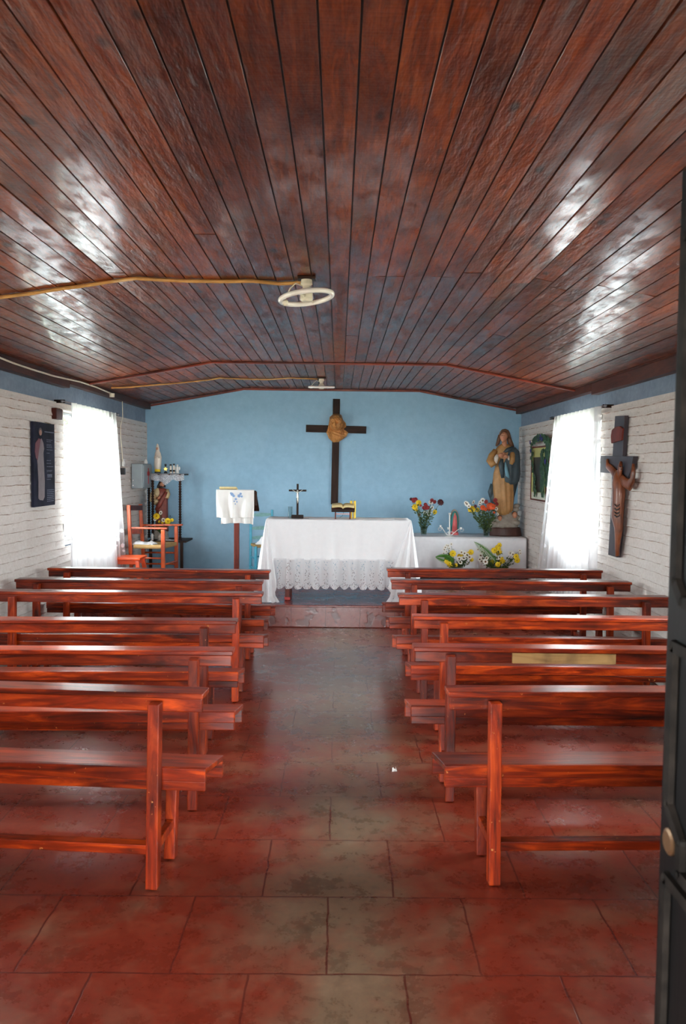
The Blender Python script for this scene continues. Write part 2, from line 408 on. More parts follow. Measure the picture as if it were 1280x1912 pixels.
    def grid(s, P, uv=None, mi=0, close=False):
        """P[i][j] points"""
        a, b = len(P), len(P[0]); o = len(s.v)
        vs = [p for row in P for p in row]
        fs = [(i*b+j, i*b+(j+1) % b, (i+1)*b+(j+1) % b, (i+1)*b+j) for i in range(a-1) for j in range(b if close else b-1)]
        s.add(vs, fs, mi)
        if uv:
            if s.uv is None: s.uv = {}
            k = 0
            for i in range(a):
                for j in range(b): s.uv[o+k] = uv[i][j]; k += 1
        return s
    def poly(s, pts, thick, axis=1, mi=0):
        """extrude a closed outline of 3-D points along an axis"""
        n = len(pts); d = Vector((0, 0, 0)); d[axis] = thick; vs = [Vector(p) for p in pts]+[Vector(p)+d for p in pts]
        fs = [tuple(range(n)), tuple(range(2*n-1, n-1, -1))]+[(i, i+n, (i+1) % n+n, (i+1) % n) for i in range(n)]
        return s.add(vs, fs, mi)
    def build(s, name, mats, parent=None, bevel=0, smooth=False, sub=0, solid=0, origin=None, fixn=True):
        me = bpy.data.meshes.new(name)
        o3 = Vector(origin) if origin is not None else Vector((0, 0, 0))
        me.from_pydata([tuple(v-o3) for v in s.v], [], s.f)
        if not isinstance(mats, (list, tuple)): mats = [mats]
        for m in mats: me.materials.append(m)
        if len(mats) > 1: me.polygons.foreach_set('material_index', s.mi)
        if s.uv:
            l = me.uv_layers.new(name='UVMap')
            for lp in me.loops:
                if lp.vertex_index in s.uv: l.data[lp.index].uv = s.uv[lp.vertex_index]
        if smooth: me.polygons.foreach_set('use_smooth', [True]*len(me.polygons))
        me.update()
        if fixn:
            import bmesh
            bm = bmesh.new(); bm.from_mesh(me); bmesh.ops.recalc_face_normals(bm, faces=bm.faces); bm.to_mesh(me); bm.free()
        ob = bpy.data.objects.new(name, me); COL.objects.link(ob)
        if origin is not None: ob.location = o3
        if parent is not None: ob.parent = parent
        if bevel:
            md = ob.modifiers.new('bevel', 'BEVEL'); md.width = bevel; md.segments = 2; md.limit_method = 'ANGLE'
        if sub:
            md = ob.modifiers.new('sub', 'SUBSURF'); md.levels = sub; md.render_levels = sub
        if solid:
            md = ob.modifiers.new('solid', 'SOLIDIFY'); md.thickness = solid; md.offset = 0
        return ob

def thing(name, label, cat, loc=(0, 0, 0), rz=0, group=None):
    o = bpy.data.objects.new(name, None); COL.objects.link(o); o.location = loc; o.rotation_euler = (0, 0, rz)
    o.empty_display_size = .05
    return tag(o, label, cat, group)
def tag(o, label, cat, group=None):
    o['label'] = label; o['category'] = cat
    if group: o['group'] = group
    return o
def struct(o): o['kind'] = 'structure'; return o

# ------------------------------------------------------------------ room
XL, XR, YF, YB = -2.6, 2.43, 0.40, 10.76
KL, KR, ZC, ZL, ZR = -1.295, 1.07, 2.68, 2.44, 2.43
T = .16
def ceil_z(x):
    if x < KL: return ZC-(KL-x)/(KL-XL)*(ZC-ZL)
    if x > KR: return ZC-(x-KR)/(XR-KR)*(ZC-ZR)
    return ZC
struct(MB().box(((XL+XR)/2, (YF-1.2+YB+.3)/2, -.06), (XR-XL+.5, YB-YF+1.5, .12)).build('floor', M['floor']))
struct(MB().box(((XL+XR)/2, (7.985+YB)/2, .108), (XR-XL, YB-7.985, .216)).box(((XL+XR)/2, (7.965+YB)/2, .219), (XR-XL, YB-7.965, .022)).build('platform', M['platform'], bevel=.006))
struct(MB().box((0, 8, -.16), (50, 50, .04)).build('ground', M['ground']))

# windows: (y0, y1, z0, z1)
WL = [(7.50, 9.12, .86, 2.15), (3.1, 4.7, .9, 2.12)]
WR = [(7.38, 8.68, .90, 2.15), (3.1, 4.7, .9, 2.12)]
BT = .022   # brick facing stands proud of the blue lintel band
def side_wall(name, X, out, wins, top):
    """painted wall core with window openings, and the brick facing in front of it"""
    mb = MB(); xi = X+out*BT; xo = X+out*(BT+T); cx = (xi+xo)/2
    ys = [YF-.16]
    for w in sorted(wins): ys += [w[0], w[1]]
    ys.append(YB+.16)
    for i in range(len(ys)-1):
        y0, y1 = ys[i], ys[i+1]
        if i % 2 == 0: mb.box((cx, (y0+y1)/2, (top+.06)/2), (T, y1-y0, top+.06))
        else:
            w = sorted(wins)[(i-1)//2]
            mb.box((cx, (y0+y1)/2, w[2]/2), (T, y1-y0, w[2])); mb.box((cx, (y0+y1)/2, (w[3]+top+.06)/2), (T, y1-y0, top+.06-w[3]))
    wo = struct(mb.build(name, M['band']))
    # brick facing
    bt = 2.195; ch = .0765; rnd = random.Random(int(abs(X)*100))
    NY = int((YB-.02-YF)/.035); Y = np.linspace(YF, YB-.025, NY)
    def wob(seed, amp, sc):
        r = np.random.RandomState(seed); k = np.arange(0, int((YB+1)/sc)+2)
        return np.interp(Y/sc, k, r.uniform(-1, 1, len(k)))*amp
    rows = []; under = []
    nc = int(bt/ch)+1
    bl = .27
    for c in range(nc):
        zb = c*ch; off = (c % 2)*bl/2
        w1 = wob(c*7+1+int(abs(X)*10), .0045, .16)+wob(c*7+2, .0025, .05)+wob(c*7+5, .006, .9)
        ridge = .006+np.abs(wob(c*7+3, .006, .11))
        jv = np.minimum(np.abs(((Y+off) % bl)/bl-.5), .5); joint = np.clip(1-jv*bl/.012, 0, 1)*.006
        face = wob(c*7+4, .002, .08)
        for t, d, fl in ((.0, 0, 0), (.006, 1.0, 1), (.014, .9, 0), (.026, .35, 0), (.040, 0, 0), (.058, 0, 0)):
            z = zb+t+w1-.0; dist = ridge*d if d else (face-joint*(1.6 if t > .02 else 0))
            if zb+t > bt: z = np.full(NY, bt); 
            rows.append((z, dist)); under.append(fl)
    P = []
    for z, d in rows:
        P.append([Vector((X-out*d[j], Y[j], min(max(z[j], 0.0), bt))) for j in range(NY)])
    mb = MB(); a, b = len(P), NY
    vs = [p for r in P for p in r]; fs = []; mi = []
    jag = [np.random.RandomState(9+q).uniform(-.02, .02, a) for q in range(8)]
    for i in range(a-1):
        zz = (rows[i][0].mean()+rows[i+1][0].mean())/2
        for j in range(b-1):
            yy = (Y[j]+Y[j+1])/2; skip = False
            for q, w in enumerate(wins):
                cI = (i//6); 
                if w[0]-.01+jag[q][cI % a]*.9 < yy < w[1]+.01+jag[q+4][cI % a]*.9 and w[2] < zz < w[3]: skip = True
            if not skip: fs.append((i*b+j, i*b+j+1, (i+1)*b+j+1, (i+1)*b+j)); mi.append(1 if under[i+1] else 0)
    mb.add(vs, fs); mb.mi = mi
    # top ledge and end returns of the facing
    mb.box((X+out*BT*.5, (YF+YB-.02)/2, bt+.001), (BT, YB-.02-YF, .008), mi=0)
    mb.box((X+out*BT*.5, YB-.024, bt/2), (BT+.012, .012, bt), mi=0)
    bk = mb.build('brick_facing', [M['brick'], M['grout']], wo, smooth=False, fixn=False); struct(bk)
    rv = MB()
    for w in wins:
        d = T+BT; xc = X+out*d/2
        rv.box((xc, w[0]+.006, (w[2]+w[3])/2), (d, .012, w[3]-w[2])); rv.box((xc, w[1]-.006, (w[2]+w[3])/2), (d, .012, w[3]-w[2]))
        rv.box((xc, (w[0]+w[1])/2, w[2]+.006), (d, w[1]-w[0], .012)); rv.box((xc, (w[0]+w[1])/2, w[3]-.006), (d, w[1]-w[0], .012))
    struct(rv.build('window_reveal', M['brick'], wo))
    return wo
wl = side_wall('wall_left', XL, -1, WL, 2.46)
wr = side_wall('wall_right', XR, 1, WR, 2.46)
struct(MB().box(((XL+XR)/2, YB+.08, 1.4), (XR-XL+.5, .16, 2.8)).build('wall_back', M['blue_wall']))
# entrance wall behind the camera's doorway
fw = MB(); dx0, dx1, dz = -.95, .60, 2.16
fw.box(((XL-.2+dx0)/2, YF-.08, 1.4), (dx0-XL+.2, .16, 2.8)).box(((XR+.2+dx1)/2, YF-.08, 1.4), (XR+.2-dx1, .16, 2.8)).box(((dx0+dx1)/2, YF-.08, (dz+2.8)/2), (dx1-dx0, .16, 2.8-dz))
struct(fw.build('wall_front', M['brick']))

# unseen roof added outside to cut the sky light entering the doorway
struct(MB().box(((XL+XR)/2, (YF-.16-3.6)/2, 2.42), (XR-XL+.8, 3.8, .06)).build('added_shade_roof', M['cornice']))
struct(MB().box((-2.2, (YF-.16-3.6)/2, 1.15), (.14, 3.6, 2.5)).box((1.7, (YF-.16-3.6)/2, 1.15), (.14, 3.6, 2.5)).build('added_shade_wall', M['brick']))  # side walls, also added out of view to block daylight at the doorway
# window frames with panes (structure)
def window(name, X, out, w, green=False):
    y0, y1, z0, z1 = w; x = X+out*.11
    mb = MB(); fwid = .024
    for yy in (y0+.03, y1-.03): mb.box((x, yy, (z0+z1)/2), (.05, fwid, z1-z0-.02))
    for zz in (z0+.03, z1-.03): mb.box((x, (y0+y1)/2, zz), (.05, y1-y0-.02, fwid))
    n = 3
    for k in range(1, n): mb.box((x, y0+(y1-y0)*k/n, (z0+z1)/2), (.035, .03, z1-z0-.04))
    mb.box((x, (y0+y1)/2, z1-.24), (.04, y1-y0-.04, .03))
    f = struct(mb.build(name, M['frame_wood'], bevel=.004))
    g = MB()
    for k in range(n):
        ya, yb = y0+(y1-y0)*k/n+.03, y0+(y1-y0)*(k+1)/n-.03
        g.box((x, (ya+yb)/2, (z0+z1)/2), (.004, yb-ya, z1-z0-.08))
    struct(g.build('window_pane', M['glass'], f))
window('window_1', XL, -1, WL[0]); window('window_2', XR, 1, WR[0]); window('window_3', XL, -1, WL[1]); window('window_4', XR, 1, WR[1])

# ceiling boards along a bent profile
def ceiling():
    rnd = random.Random(11)
    prof = [(XL-.02, ceil_z(XL)), (KL, ZC), (KR, ZC), (XR+.02, ceil_z(XR))]
    V = []; Fc = []; colr = []
    def board(p0, p1, ya, yb, col, dz):
        a = Vector((p0[0], 0, p0[1])); b = Vector((p1[0], 0, p1[1])); t = (b-a).normalized(); g = .0030; nrm = Vector((-t.z, 0, t.x))
        a2 = a+t*g+nrm*dz[0]; b2 = b-t*g+nrm*dz[1]
        ch = .0008; up = nrm*.012
        prof_ = [a2+up, a2+nrm*ch, a2+t*ch, b2-t*ch, b2+nrm*ch, b2+up]
        o = len(V); N = len(prof_)
        for yy in (ya+.001, yb-.001):
            for q in prof_: V.append((q.x, yy, q.z))
        for i in range(N-1): Fc.append((o+i, o+N+i, o+N+i+1, o+i+1)); colr.append(col)
        Fc.append((o+0, o+1, o+2, o+3, o+4, o+5)); colr.append(col); Fc.append((o+N+5, o+N+4, o+N+3, o+N+2, o+N+1, o+N)); colr.append(col)
    for s in range(3):
        (xa, za), (xb, zb) = prof[s], prof[s+1]; L = math.hypot(xb-xa, zb-za); n = max(1, round(L/.105))
        for i in range(n):
            p0 = (xa+(xb-xa)*i/n, za+(zb-za)*i/n); p1 = (xa+(xb-xa)*(i+1)/n, za+(zb-za)*(i+1)/n)
            xm = (p0[0]+p1[0])/2
            cuts = [YF-.02]
            if xm > .1: cuts.append(4.45 + (rnd.choice([0, 0, 0, .12, -.1, .5, -.6]) if xm > .7 else 0))
            elif rnd.random() < .5: cuts.append(4.45 if rnd.random() < .6 else rnd.uniform(3, 6.5))
            if xm > .9 and rnd.random() < .7: cuts.append(rnd.uniform(5.4, 7.2))
            cuts += [8.05]
            cuts.append(YB)
            for q in range(len(cuts)-1):
                if cuts[q+1]-cuts[q] < .2: continue
                board(p0, p1, cuts[q], cuts[q+1], (rnd.random(), rnd.random(), 0, 1), (rnd.uniform(0, .0034), rnd.uniform(0, .0034)))
    me = bpy.data.meshes.new('ceiling'); me.from_pydata(V, [], Fc); me.materials.append(M['ceiling'])
    ca = me.color_attributes.new('board', 'FLOAT_COLOR', 'CORNER')
    arr = []
    for p, c in zip(me.polygons, colr): arr += list(c)*p.loop_total
    ca.data.foreach_set('color', arr); me.update()
    o = bpy.data.objects.new('ceiling', me); COL.objects.link(o); struct(o)
    bk = MB()
    for s in range(3):
        (xa, za), (xb, zb) = prof[s], prof[s+1]
        bk.add([(xa, YF-.1, za+.013), (xb, YF-.1, zb+.013), (xb, YB+.1, zb+.013), (xa, YB+.1, za+.013), (xa, YF-.1, za+.1), (xb, YF-.1, zb+.1), (xb, YB+.1, zb+.1), (xa, YB+.1, za+.1)],
               [(0, 1, 2, 3), (7, 6, 5, 4), (0, 4, 5, 1), (2, 6, 7, 3), (1, 5, 6, 2), (3, 7, 4, 0)])
    struct(bk.build('ceiling_backing', M['black'], o))
ceiling()
# trim strips under the ceiling
def ceil_strip(name, Y, w, h, mat):
    mb = MB(); P = [(XL+.01, ceil_z(XL)), (KL, ZC), (KR, ZC), (XR-.01, ceil_z(XR))]
    for (xa, za), (xb, zb) in zip(P[:-1], P[1:]): mb.beam((xa, Y, za-h/2), (xb, Y, zb-h/2), w, h, up=(0, 0, 1))
    struct(mb.build(name, mat, bevel=.004))
ceil_strip('trim_1', 8.09, .05, .018, M['trimwood'])
ceil_strip('trim_2', YB-.012, .022, .026, M['trimwood'])
def cornice(name, X, out, top):
    mb = MB()
    for a, b, z0, z1 in ((YF, 7.55, top-.098, top+.01), (7.56, YB, top-.062, top+.012)):
        mb.box((X-out*.015, (a+b)/2, (z0+z1)/2), (.075, b-a, z1-z0))
    struct(mb.build(name, M['cornice'], bevel=.004))
cornice('trim_3', XL, -1, 2.445); cornice('trim_4', XR, 1, 2.435)

# ------------------------------------------------------------------ pews
L = 1.92
RZ = .745
def pew_parts(root):
    """local x from 0 (aisle end) to L, y towards the altar, rear face of the back board at y=0"""
    def P(name, mb, mat, bev=.004, label=None):
        o = mb.build(name, mat, root, bevel=bev)
        if label: o['label'] = label
        return o
    P('top_rail', MB().box((L/2, .042, RZ-.011), (L-.02, .105, .022)), M['pew'])
    P('back_board', MB().box((L/2, .014, RZ-.022-.027), (L-.034, .026, .054)), M['pew'])
    seat = MB(); seat.add([(0, .0, .428), (L, .0, .428), (L, .0, .450), (0, .0, .450), (-.012, .26, .386), (L+.012, .26, .386), (L+.012, .26, .408), (-.012, .26, .408)],
                          [(0, 1, 2, 3), (7, 6, 5, 4), (3, 2, 6, 7), (0, 4, 5, 1), (0, 3, 7, 4), (1, 5, 6, 2)])
    P('seat', seat, M['pew'])
    P('rear_apron', MB().box((L/2, -.002, .425), (L, .024, .052)), M['pew'])
    P('apron_batten', MB().box((L/2, .006, .379), (L-.004, .024, .038)), M['pew'])
    P('front_apron', MB().box((L/2, .25, .352), (L+.02, .022, .068)), M['pew'])
    for x in (.19, L-.19):
        P('post', MB().beam((x, -.067, .003), (x, -.034, RZ-.032), .046, .05, up=(0, 1, 0)), M['pewz'])
        P('front_leg', MB().beam((x, .17, .003), (x, .215, .40), .045, .05, up=(0, 1, 0)), M['pewz'])
        P('side_brace', MB().beam((x, -.03, .15), (x, .18, .15), .03, .035, up=(0, 0, 1)), M['pewz'])
    P('stretcher', MB().box((L/2, -.04, .147), (L-.40, .05, .038)), M['pew'])
def copy_tree(o, parent=None):
    c = o.copy(); COL.objects.link(c)
    if parent is not None: c.parent = parent
    for ch in list(o.children):
        if ch.name.startswith('repair'): continue
        copy_tree(ch, c)
    return c
GL, GR = 'pews in the left block', 'pews in the right block'
pews = [
 ('L', -.505, 3.02, -.075, 'nearest pew of the left block, bright red, with its foot stretcher showing'),
 ('L', -.487, 3.74, .015, 'left block pew directly in front of the nearest one, second row from the door'),
 ('L', -.565, 4.48, .02, 'left block pew in the third row from the door, post top showing behind its rail'),
 ('L', -.513, 5.47, 0, 'left block pew fourth from the door, with a tall orange red aisle post'),
 ('L', -.567, 6.05, 0, 'left block pew second from the altar step, brown rail end near the white wall'),
 ('L', -.569, 6.68, -.03, 'left block pew nearest the altar, dark brown rail below the left window'),
 ('R', .428, 3.08, .03, 'nearest pew of the right block, bright red, beside the open dark door'),
 ('R', .365, 3.86, -.01, 'right block pew with a pale bare wood patch on its top rail'),
 ('R', .438, 4.67, 0, 'right block pew in the third row, just beyond the one with the pale patch'),
 ('R', .410, 5.48, 0, 'right block pew in the fourth row from the door, dark red rail'),
 ('R', .405, 6.20, 0, 'right block pew second from the altar step, rail end near the right wall'),
 ('R', .417, 6.90, .015, 'right block pew nearest the altar, dark rail below the flower vases'),
]
proto = None
for side, xe, y, rz, lab in pews:
    sgn = -1 if side == 'L' else 1
    if proto is None:
        o = thing('church_pew', lab, 'pew', group=GL); pew_parts(o); proto = o
    else:
        o = copy_tree(proto); o['label'] = lab; o['group'] = GL if side == 'L' else GR
    x0 = xe if side == 'R' else xe-L*math.cos(rz)
    o.location = (x0, y+(math.sin(-rz)*L if side == 'L' else 0), 0); o.rotation_euler = (0, 0, rz)
    if 'pale bare' in lab:
        a = on(956, 1217, 1, 3.85).x-x0; b = on(1149, 1217, 1, 3.85).x-x0
        rp = MB().box(((a+b)/2, -.002, RZ-.050), (b-a, .009, .052)).build('repair_strip', M['bare'], o, bevel=.002)
        rp['label'] = 'pale bare wood repair strip'

# ------------------------------------------------------------------ door leaf
def door():
    X = .535; t = .045; y0, y1 = .42, 1.28; z0, z1 = .012, 2.10
    d = MB().box((X+t/2, (y0+y1)/2, (z0+z1)/2), (t, y1-y0, z1-z0)).build('door_1', M['door'], bevel=.008); struct(d)
    def mould(pts):
        mb = MB(); n = len(pts)
        for i in range(n):
            a, b = pts[i], pts[(i+1) % n]
            mb.beam((X-.002, a[0], a[1]), (X-.002, b[0], b[1]), .018, .016, up=(1, 0, 0))
            mb.ball((X-.002, a[0], a[1]), .0105, 8, 6)
        struct(mb.build('panel_moulding', M['door_wear'], d, smooth=False))
    e = y1-.045; c = .06; f = y0+.06
    mould([(f, .10), (e, .10), (e, .97), (f, .97)])
    mould([(f, 1.06-c), (e-.05, 1.0), (e-.05, 1.05), (e, 1.09), (e, 1.345), (f, 1.345)])
    mould([(f, 1.42), (e-.03, 1.42), (e, 1.45), (e, 1.98), (f, 1.98)])
    lk = MB().lathe([(.0, 0), (.021, 0), (.021, .004), (.016, .007), (.006, .007), (.0, .007)], n=20)
    for i, v in enumerate(lk.v): lk.v[i] = Vector((X-v.z-.0, 1.232+v.x, 1.03+v.y))
    l = lk.build('lock_cylinder', plain('worn brass', (120, 92, 66), .4, .2, metal=.6), d, smooth=False); struct(l)
door()

# ------------------------------------------------------------------ curtains
def curtain(name, label, p_near, p_far, X0, out, z1, z0, lace_far=True, flare=(.0, .06), amp=.022, n=11, seed=1):
    """hangs on a side wall from y=p_near to p_far at plane X0"""
    rnd = random.Random(seed); NU, NV = 150, 26
    P = []; Q = []
    phs = [rnd.uniform(0, 6) for _ in range(4)]
    def pt(u, v):
        z = z1+(z0-z1)*v
        y = p_near+(p_far-p_near)*u + flare[0]*v*(1-u)+flare[1]*v*u
        a = amp*(1-.35*(1-v))
        w = a*math.sin(2*PI*n*u+phs[0]+.5*math.sin(3*v))+a*.45*math.sin(2*PI*n*1.9*u+phs[1]+v)+.03*v*math.sin(2*PI*1.5*u+phs[2])
        if v < .04: z += .0
        return Vector((X0-out*(w+.02*v+.03), y, z+.008*math.sin(2*PI*n*u) * (v > .97)))
    split = .86
    root = thing(name, label, 'curtain', (X0, (p_near+p_far)/2, z0))
    A = MB().grid([[pt(split*i/NU, j/NV)-root.location for j in range(NV+1)] for i in range(NU+1)])
    A.build('voile_panel', M['curtain'], root, smooth=True, fixn=False)
    B = MB().grid([[pt(split+(1-split)*i/30, j/NV)-root.location for j in range(NV+1)] for i in range(31)])
    o = B.build('lace_edge', M['curtain_lace'], root, smooth=True, fixn=False); o['label'] = 'lace patterned edge'
    C = MB().grid([[pt(u/NU, 1)-root.location+Vector((0, 0, k)) for k in (0, .05)] for u in range(NU+1)])
    for i, v in enumerate(C.v): C.v[i] = v+Vector((-out*.002, 0, 0))
    C.build('hem', M['curtain_lace'], root, smooth=True, fixn=False)
    return root
def rod(name, label, X, y0, y1, z, out):
    r = thing(name, label, 'curtain rod', (X, (y0+y1)/2, z))
    MB().tube([(0, y0-r.location.y, 0), (0, y1-r.location.y, 0)], .007, 10).build('rod', M['chrome'], r, smooth=True)
    for y in (y0, y1): MB().ball((0, y-r.location.y, 0), .014).build('finial', M['chrome'], r, smooth=True)
    for y in (y0+.06, y1-.06): MB().box((out*.045, y-r.location.y, -.0), (.10, .02, .03)).build('bracket', M['dark_wood'], r, bevel=.002)
rod('curtain_rod', 'metal curtain rod above the left window', -2.53, 7.28, 9.12, 2.205, -1)
rod('curtain_rod', 'metal curtain rod above the right window', 2.36, 7.08, 8.92, 2.20, 1)
curtain('sheer_curtain', 'long sheer white curtain with a lace edge over the left window', 7.42, 8.86, -2.53, -1, 2.205, .30, flare=(-.16, .42), seed=3)
curtain('sheer_curtain', 'long sheer white curtain with a lace edge over the right window', 7.14, 8.62, 2.36, 1, 2.20, .30, flare=(.06, .42), seed=5, n=12)

# ------------------------------------------------------------------ altar
AY0, AY1, AX0, AX1, AZ = 8.22, 8.70, -.735, .735, 1.08
PF = .230
alt = thing('altar_table', 'wooden altar table hidden under the long white cloth', 'table', (0, 8.46, PF))
def loc(o, p): return Vector(p)-o.location
MB().box(loc(alt, (0, 8.46, AZ-.022)), (AX1-AX0-.02, AY1-AY0-.02, .03)).build('tabletop', M['lect_wood'], alt, bevel=.003)
for x in (-.53, .60):
    for y in (AY0+.05, AY1-.07):
        l = MB().box(loc(alt, (x, y, PF+.405)), (.05, .05, .81)).build('leg', M['lect_wood'], alt, bevel=.003)
for x in (-.53,):
    b = MB().box(loc(alt, (x, AY0+.05, PF+.02)), (.06, .06, .03)).build('foot_cap', M['red_plastic'], alt, bevel=.003); b['label'] = 'red foot cap'
def altar_cloth():
    root = thing('altar_cloth', 'white altar cloth with a deep lace border draped over the altar table', 'tablecloth', (0, 8.46, AZ))
    # path around three sides: left back -> left front corner -> right front corner -> right back
    mb = MB(); NV = 22
    def corner(sg, u):
        inner = .235 if sg > 0 else .12
        pts = [(.095, .10), (.125, .0), (.085, -.06), (.07, -.13), (.0, -.085), (-inner*.45, -.135), (-inner*.75, -.085), (-inner, -.10), (-inner*.92, -.04)]
        t = u*(len(pts)-1); i = min(int(t), len(pts)-2); f = t-i; f = f*f*(3-2*f)
        return sg*(pts[i][0]+(pts[i+1][0]-pts[i][0])*f), pts[i][1]+(pts[i+1][1]-pts[i][1])*f
    path = []
    for i in range(14): path.append(('L', i/13))
    for i in range(1, 48): path.append(('CL', i/48))
    for i in range(81): path.append(('F', i/80))
    for i in range(1, 48): path.append(('CR', i/48))
    for i in range(14): path.append(('R', 1-i/13))
    P = []
    for s, u in path:
        col = []
        for j in range(NV+1):
            v = j/NV
            if s in ('L', 'R'):
                sg = -1 if s == 'L' else 1; X = AX0 if s == 'L' else AX1
                drop = .60*v
                x = X+sg*(.018+.095*v*(.6+.4*u)+.015*v*math.sin(u*12.56)); y = AY1-(AY1-AY0)*u+.10*v*u
                col.append((x, y, AZ-drop))
            elif s in ('CL', 'CR'):
                sg = -1 if s == 'CL' else 1; X = AX0 if s == 'CL' else AX1
                uu = u if s == 'CL' else 1-u
                cx_, cy_ = corner(sg, uu)
                drop = .60*v*(1+.42*min(1, uu*6)*min(1, (1-uu)*3.0))
                bulge = math.sin(PI*min(1, v))*.0
                vv = v**.92
                col.append((X+sg*.018+cx_*vv, AY0-.006+cy_*vv, AZ-min(drop, .832*v)))
            else:
                x = AX0+(AX1-AX0)*u; drop = .425*v
                e = min(u, 1-u); side = math.exp(-(e/.05)**2)
                w = .006*math.sin(u*2*PI*7.3+1)+.007*math.sin(u*2*PI*12.1)*(1 if u < .5 else .35)
                col.append((x, AY0-.004-v*(.012+w+.0*side), AZ-drop))
        P.append([Vector(c) for c in col])
    # pull the first front columns towards the cone edge
    for c in P:
        pass
    mb.grid([[p-root.location for p in c] for c in P])
    # top sheet
    T_ = [[Vector((AX0-.018+(AX1-AX0+.036)*i/30, AY0-.004+(AY1-AY0)*j/6, AZ+.0015*math.sin(i*1.7+j))) - root.location for j in range(7)] for i in range(31)]
    mb.grid(T_)
    mb.build('cloth_sheet', M['white_cloth'], root, smooth=True, solid=.003)
    # lace border below the front
    lb = MB(); NU, NV2 = 420, 14; Pl = []; UV = []
    for i in range(NU+1):
        u = i/NU; x = AX0-.02+(AX1-AX0+.03)*u; s = u*(AX1-AX0)*1.25
        hem = .036*abs(((s/.118) % 1)-.5)*2+.012*abs(((s/.059) % 1)-.5)*2
        row = []; ruv = []
        for j in range(NV2+1):
            v = j/NV2; dz = .325*v-(hem-.01)*v**6
            pl = .010*math.sin(s*2*PI/.118*.97)+.012*math.sin(s*2*PI/.21+1)
            pleat = .014*math.exp(-((((s+.03) % .20)-.1)/.012)**2)
            e = min(u, 1-u); side = math.exp(-(e/.05)**2)
            row.append(Vector((x+.006*math.sin(s*60)*v, AY0-.022-.012*v-.0*side-(pl+pleat)*(.35+.65*v), AZ-.40-dz))-root.location); ruv.append((s, v*.34))
        Pl.append(row); UV.append(ruv)
    lb.grid(Pl, UV); o = lb.build('lace_border', M['lace'], root, smooth=True, fixn=False); o['label'] = 'pleated lace border with a zigzag hem'
    # lace ends of the hanging corners
    for sg, X in ((-1, AX0), (1, AX1)):
        cb = MB(); Pc = []; UV = []
        for i in range(97):
            uu = i/96; row = []; ruv = []; cx_, cy_ = corner(sg, uu)
            for j in range(9):
                v = .74+.262*j/8; vv = v**.92; pud = .10*max(0, v-.94)/.06*(1 if uu > .3 else .3)
                drop = .842*v*(1-.02*abs(((uu*7) % 1)-.5)*(j/8))
                row.append(Vector((X+sg*.022+cx_*vv*1.02-sg*pud*.35*(uu > .5), AY0-.012+cy_*vv*1.03-pud*.5, max(AZ-drop, PF+.004+.006*math.sin(uu*40)**2)))-root.location); ruv.append((uu*.7, (v-.7)*.8))
            Pc.append(row); UV.append(ruv)
        cb.grid(Pc, UV); cb.build('corner_lace', M['lace'], root, smooth=True, fixn=False)
altar_cloth()

# things on the altar
def crucifix():
    Y = 8.40; b = at(555, 966, Y); b.z = AZ+.003; k = mpp(Y)
    r = thing('standing_crucifix', 'small dark wooden crucifix on a square base standing on the altar', 'crucifix', b)
    MB().box((0, 0, .018), (.125, .07, .036)).build('base', M['dark_wood'], r, bevel=.003)
    MB().box((0, 0, .036+.165), (.022, .018, .33)).build('upright', M['dark_wood'], r, bevel=.002)
    MB().box((0, -.001, .295), (.186, .017, .02)).build('crossbar', M['dark_wood_x'], r, bevel=.002)
    f = MB(); f.tube([(0, -.016, .285), (0, -.018, .27), (0, -.017, .24), (.002, -.018, .21), (.004, -.020, .185), (0, -.016, .16)], [.007, .006, .0085, .007, .006, .003], 8)
    f.tube([(-.055, -.013, .302), (-.03, -.015, .287), (0, -.017, .272), (.03, -.015, .287), (.055, -.013, .302)], [.003, .0035, .004, .0035, .003], 8)
    f.ball((0, -.022, .293), (.008, .008, .010))
    f.box((0, -.018, .222), (.02, .012, .014))
    f.build('figure', plain('silvery metal figure', (200, 196, 184), .3, .1, metal=.6), r, smooth=True)
crucifix()
def glassware(name, label, cat, p, r0, r1, h, n=20):
    g = MB(); g.lathe([(0.001, 0), (r0, 0), (r0*1.0, .004), (r1, h), (r1-.002, h), (r0-.002, .008), (0.001, .008)], n=n)
    o = g.build(name, M['glass'], smooth=True, origin=None); o.location = p; tag(o, label, cat); return o
p = at(541.5, 966, 8.40); p.z = AZ+.002
glassware('drinking_glass', 'tall clear drinking glass left of the small crucifix on the altar', 'glass', p, .022, .024, .125)
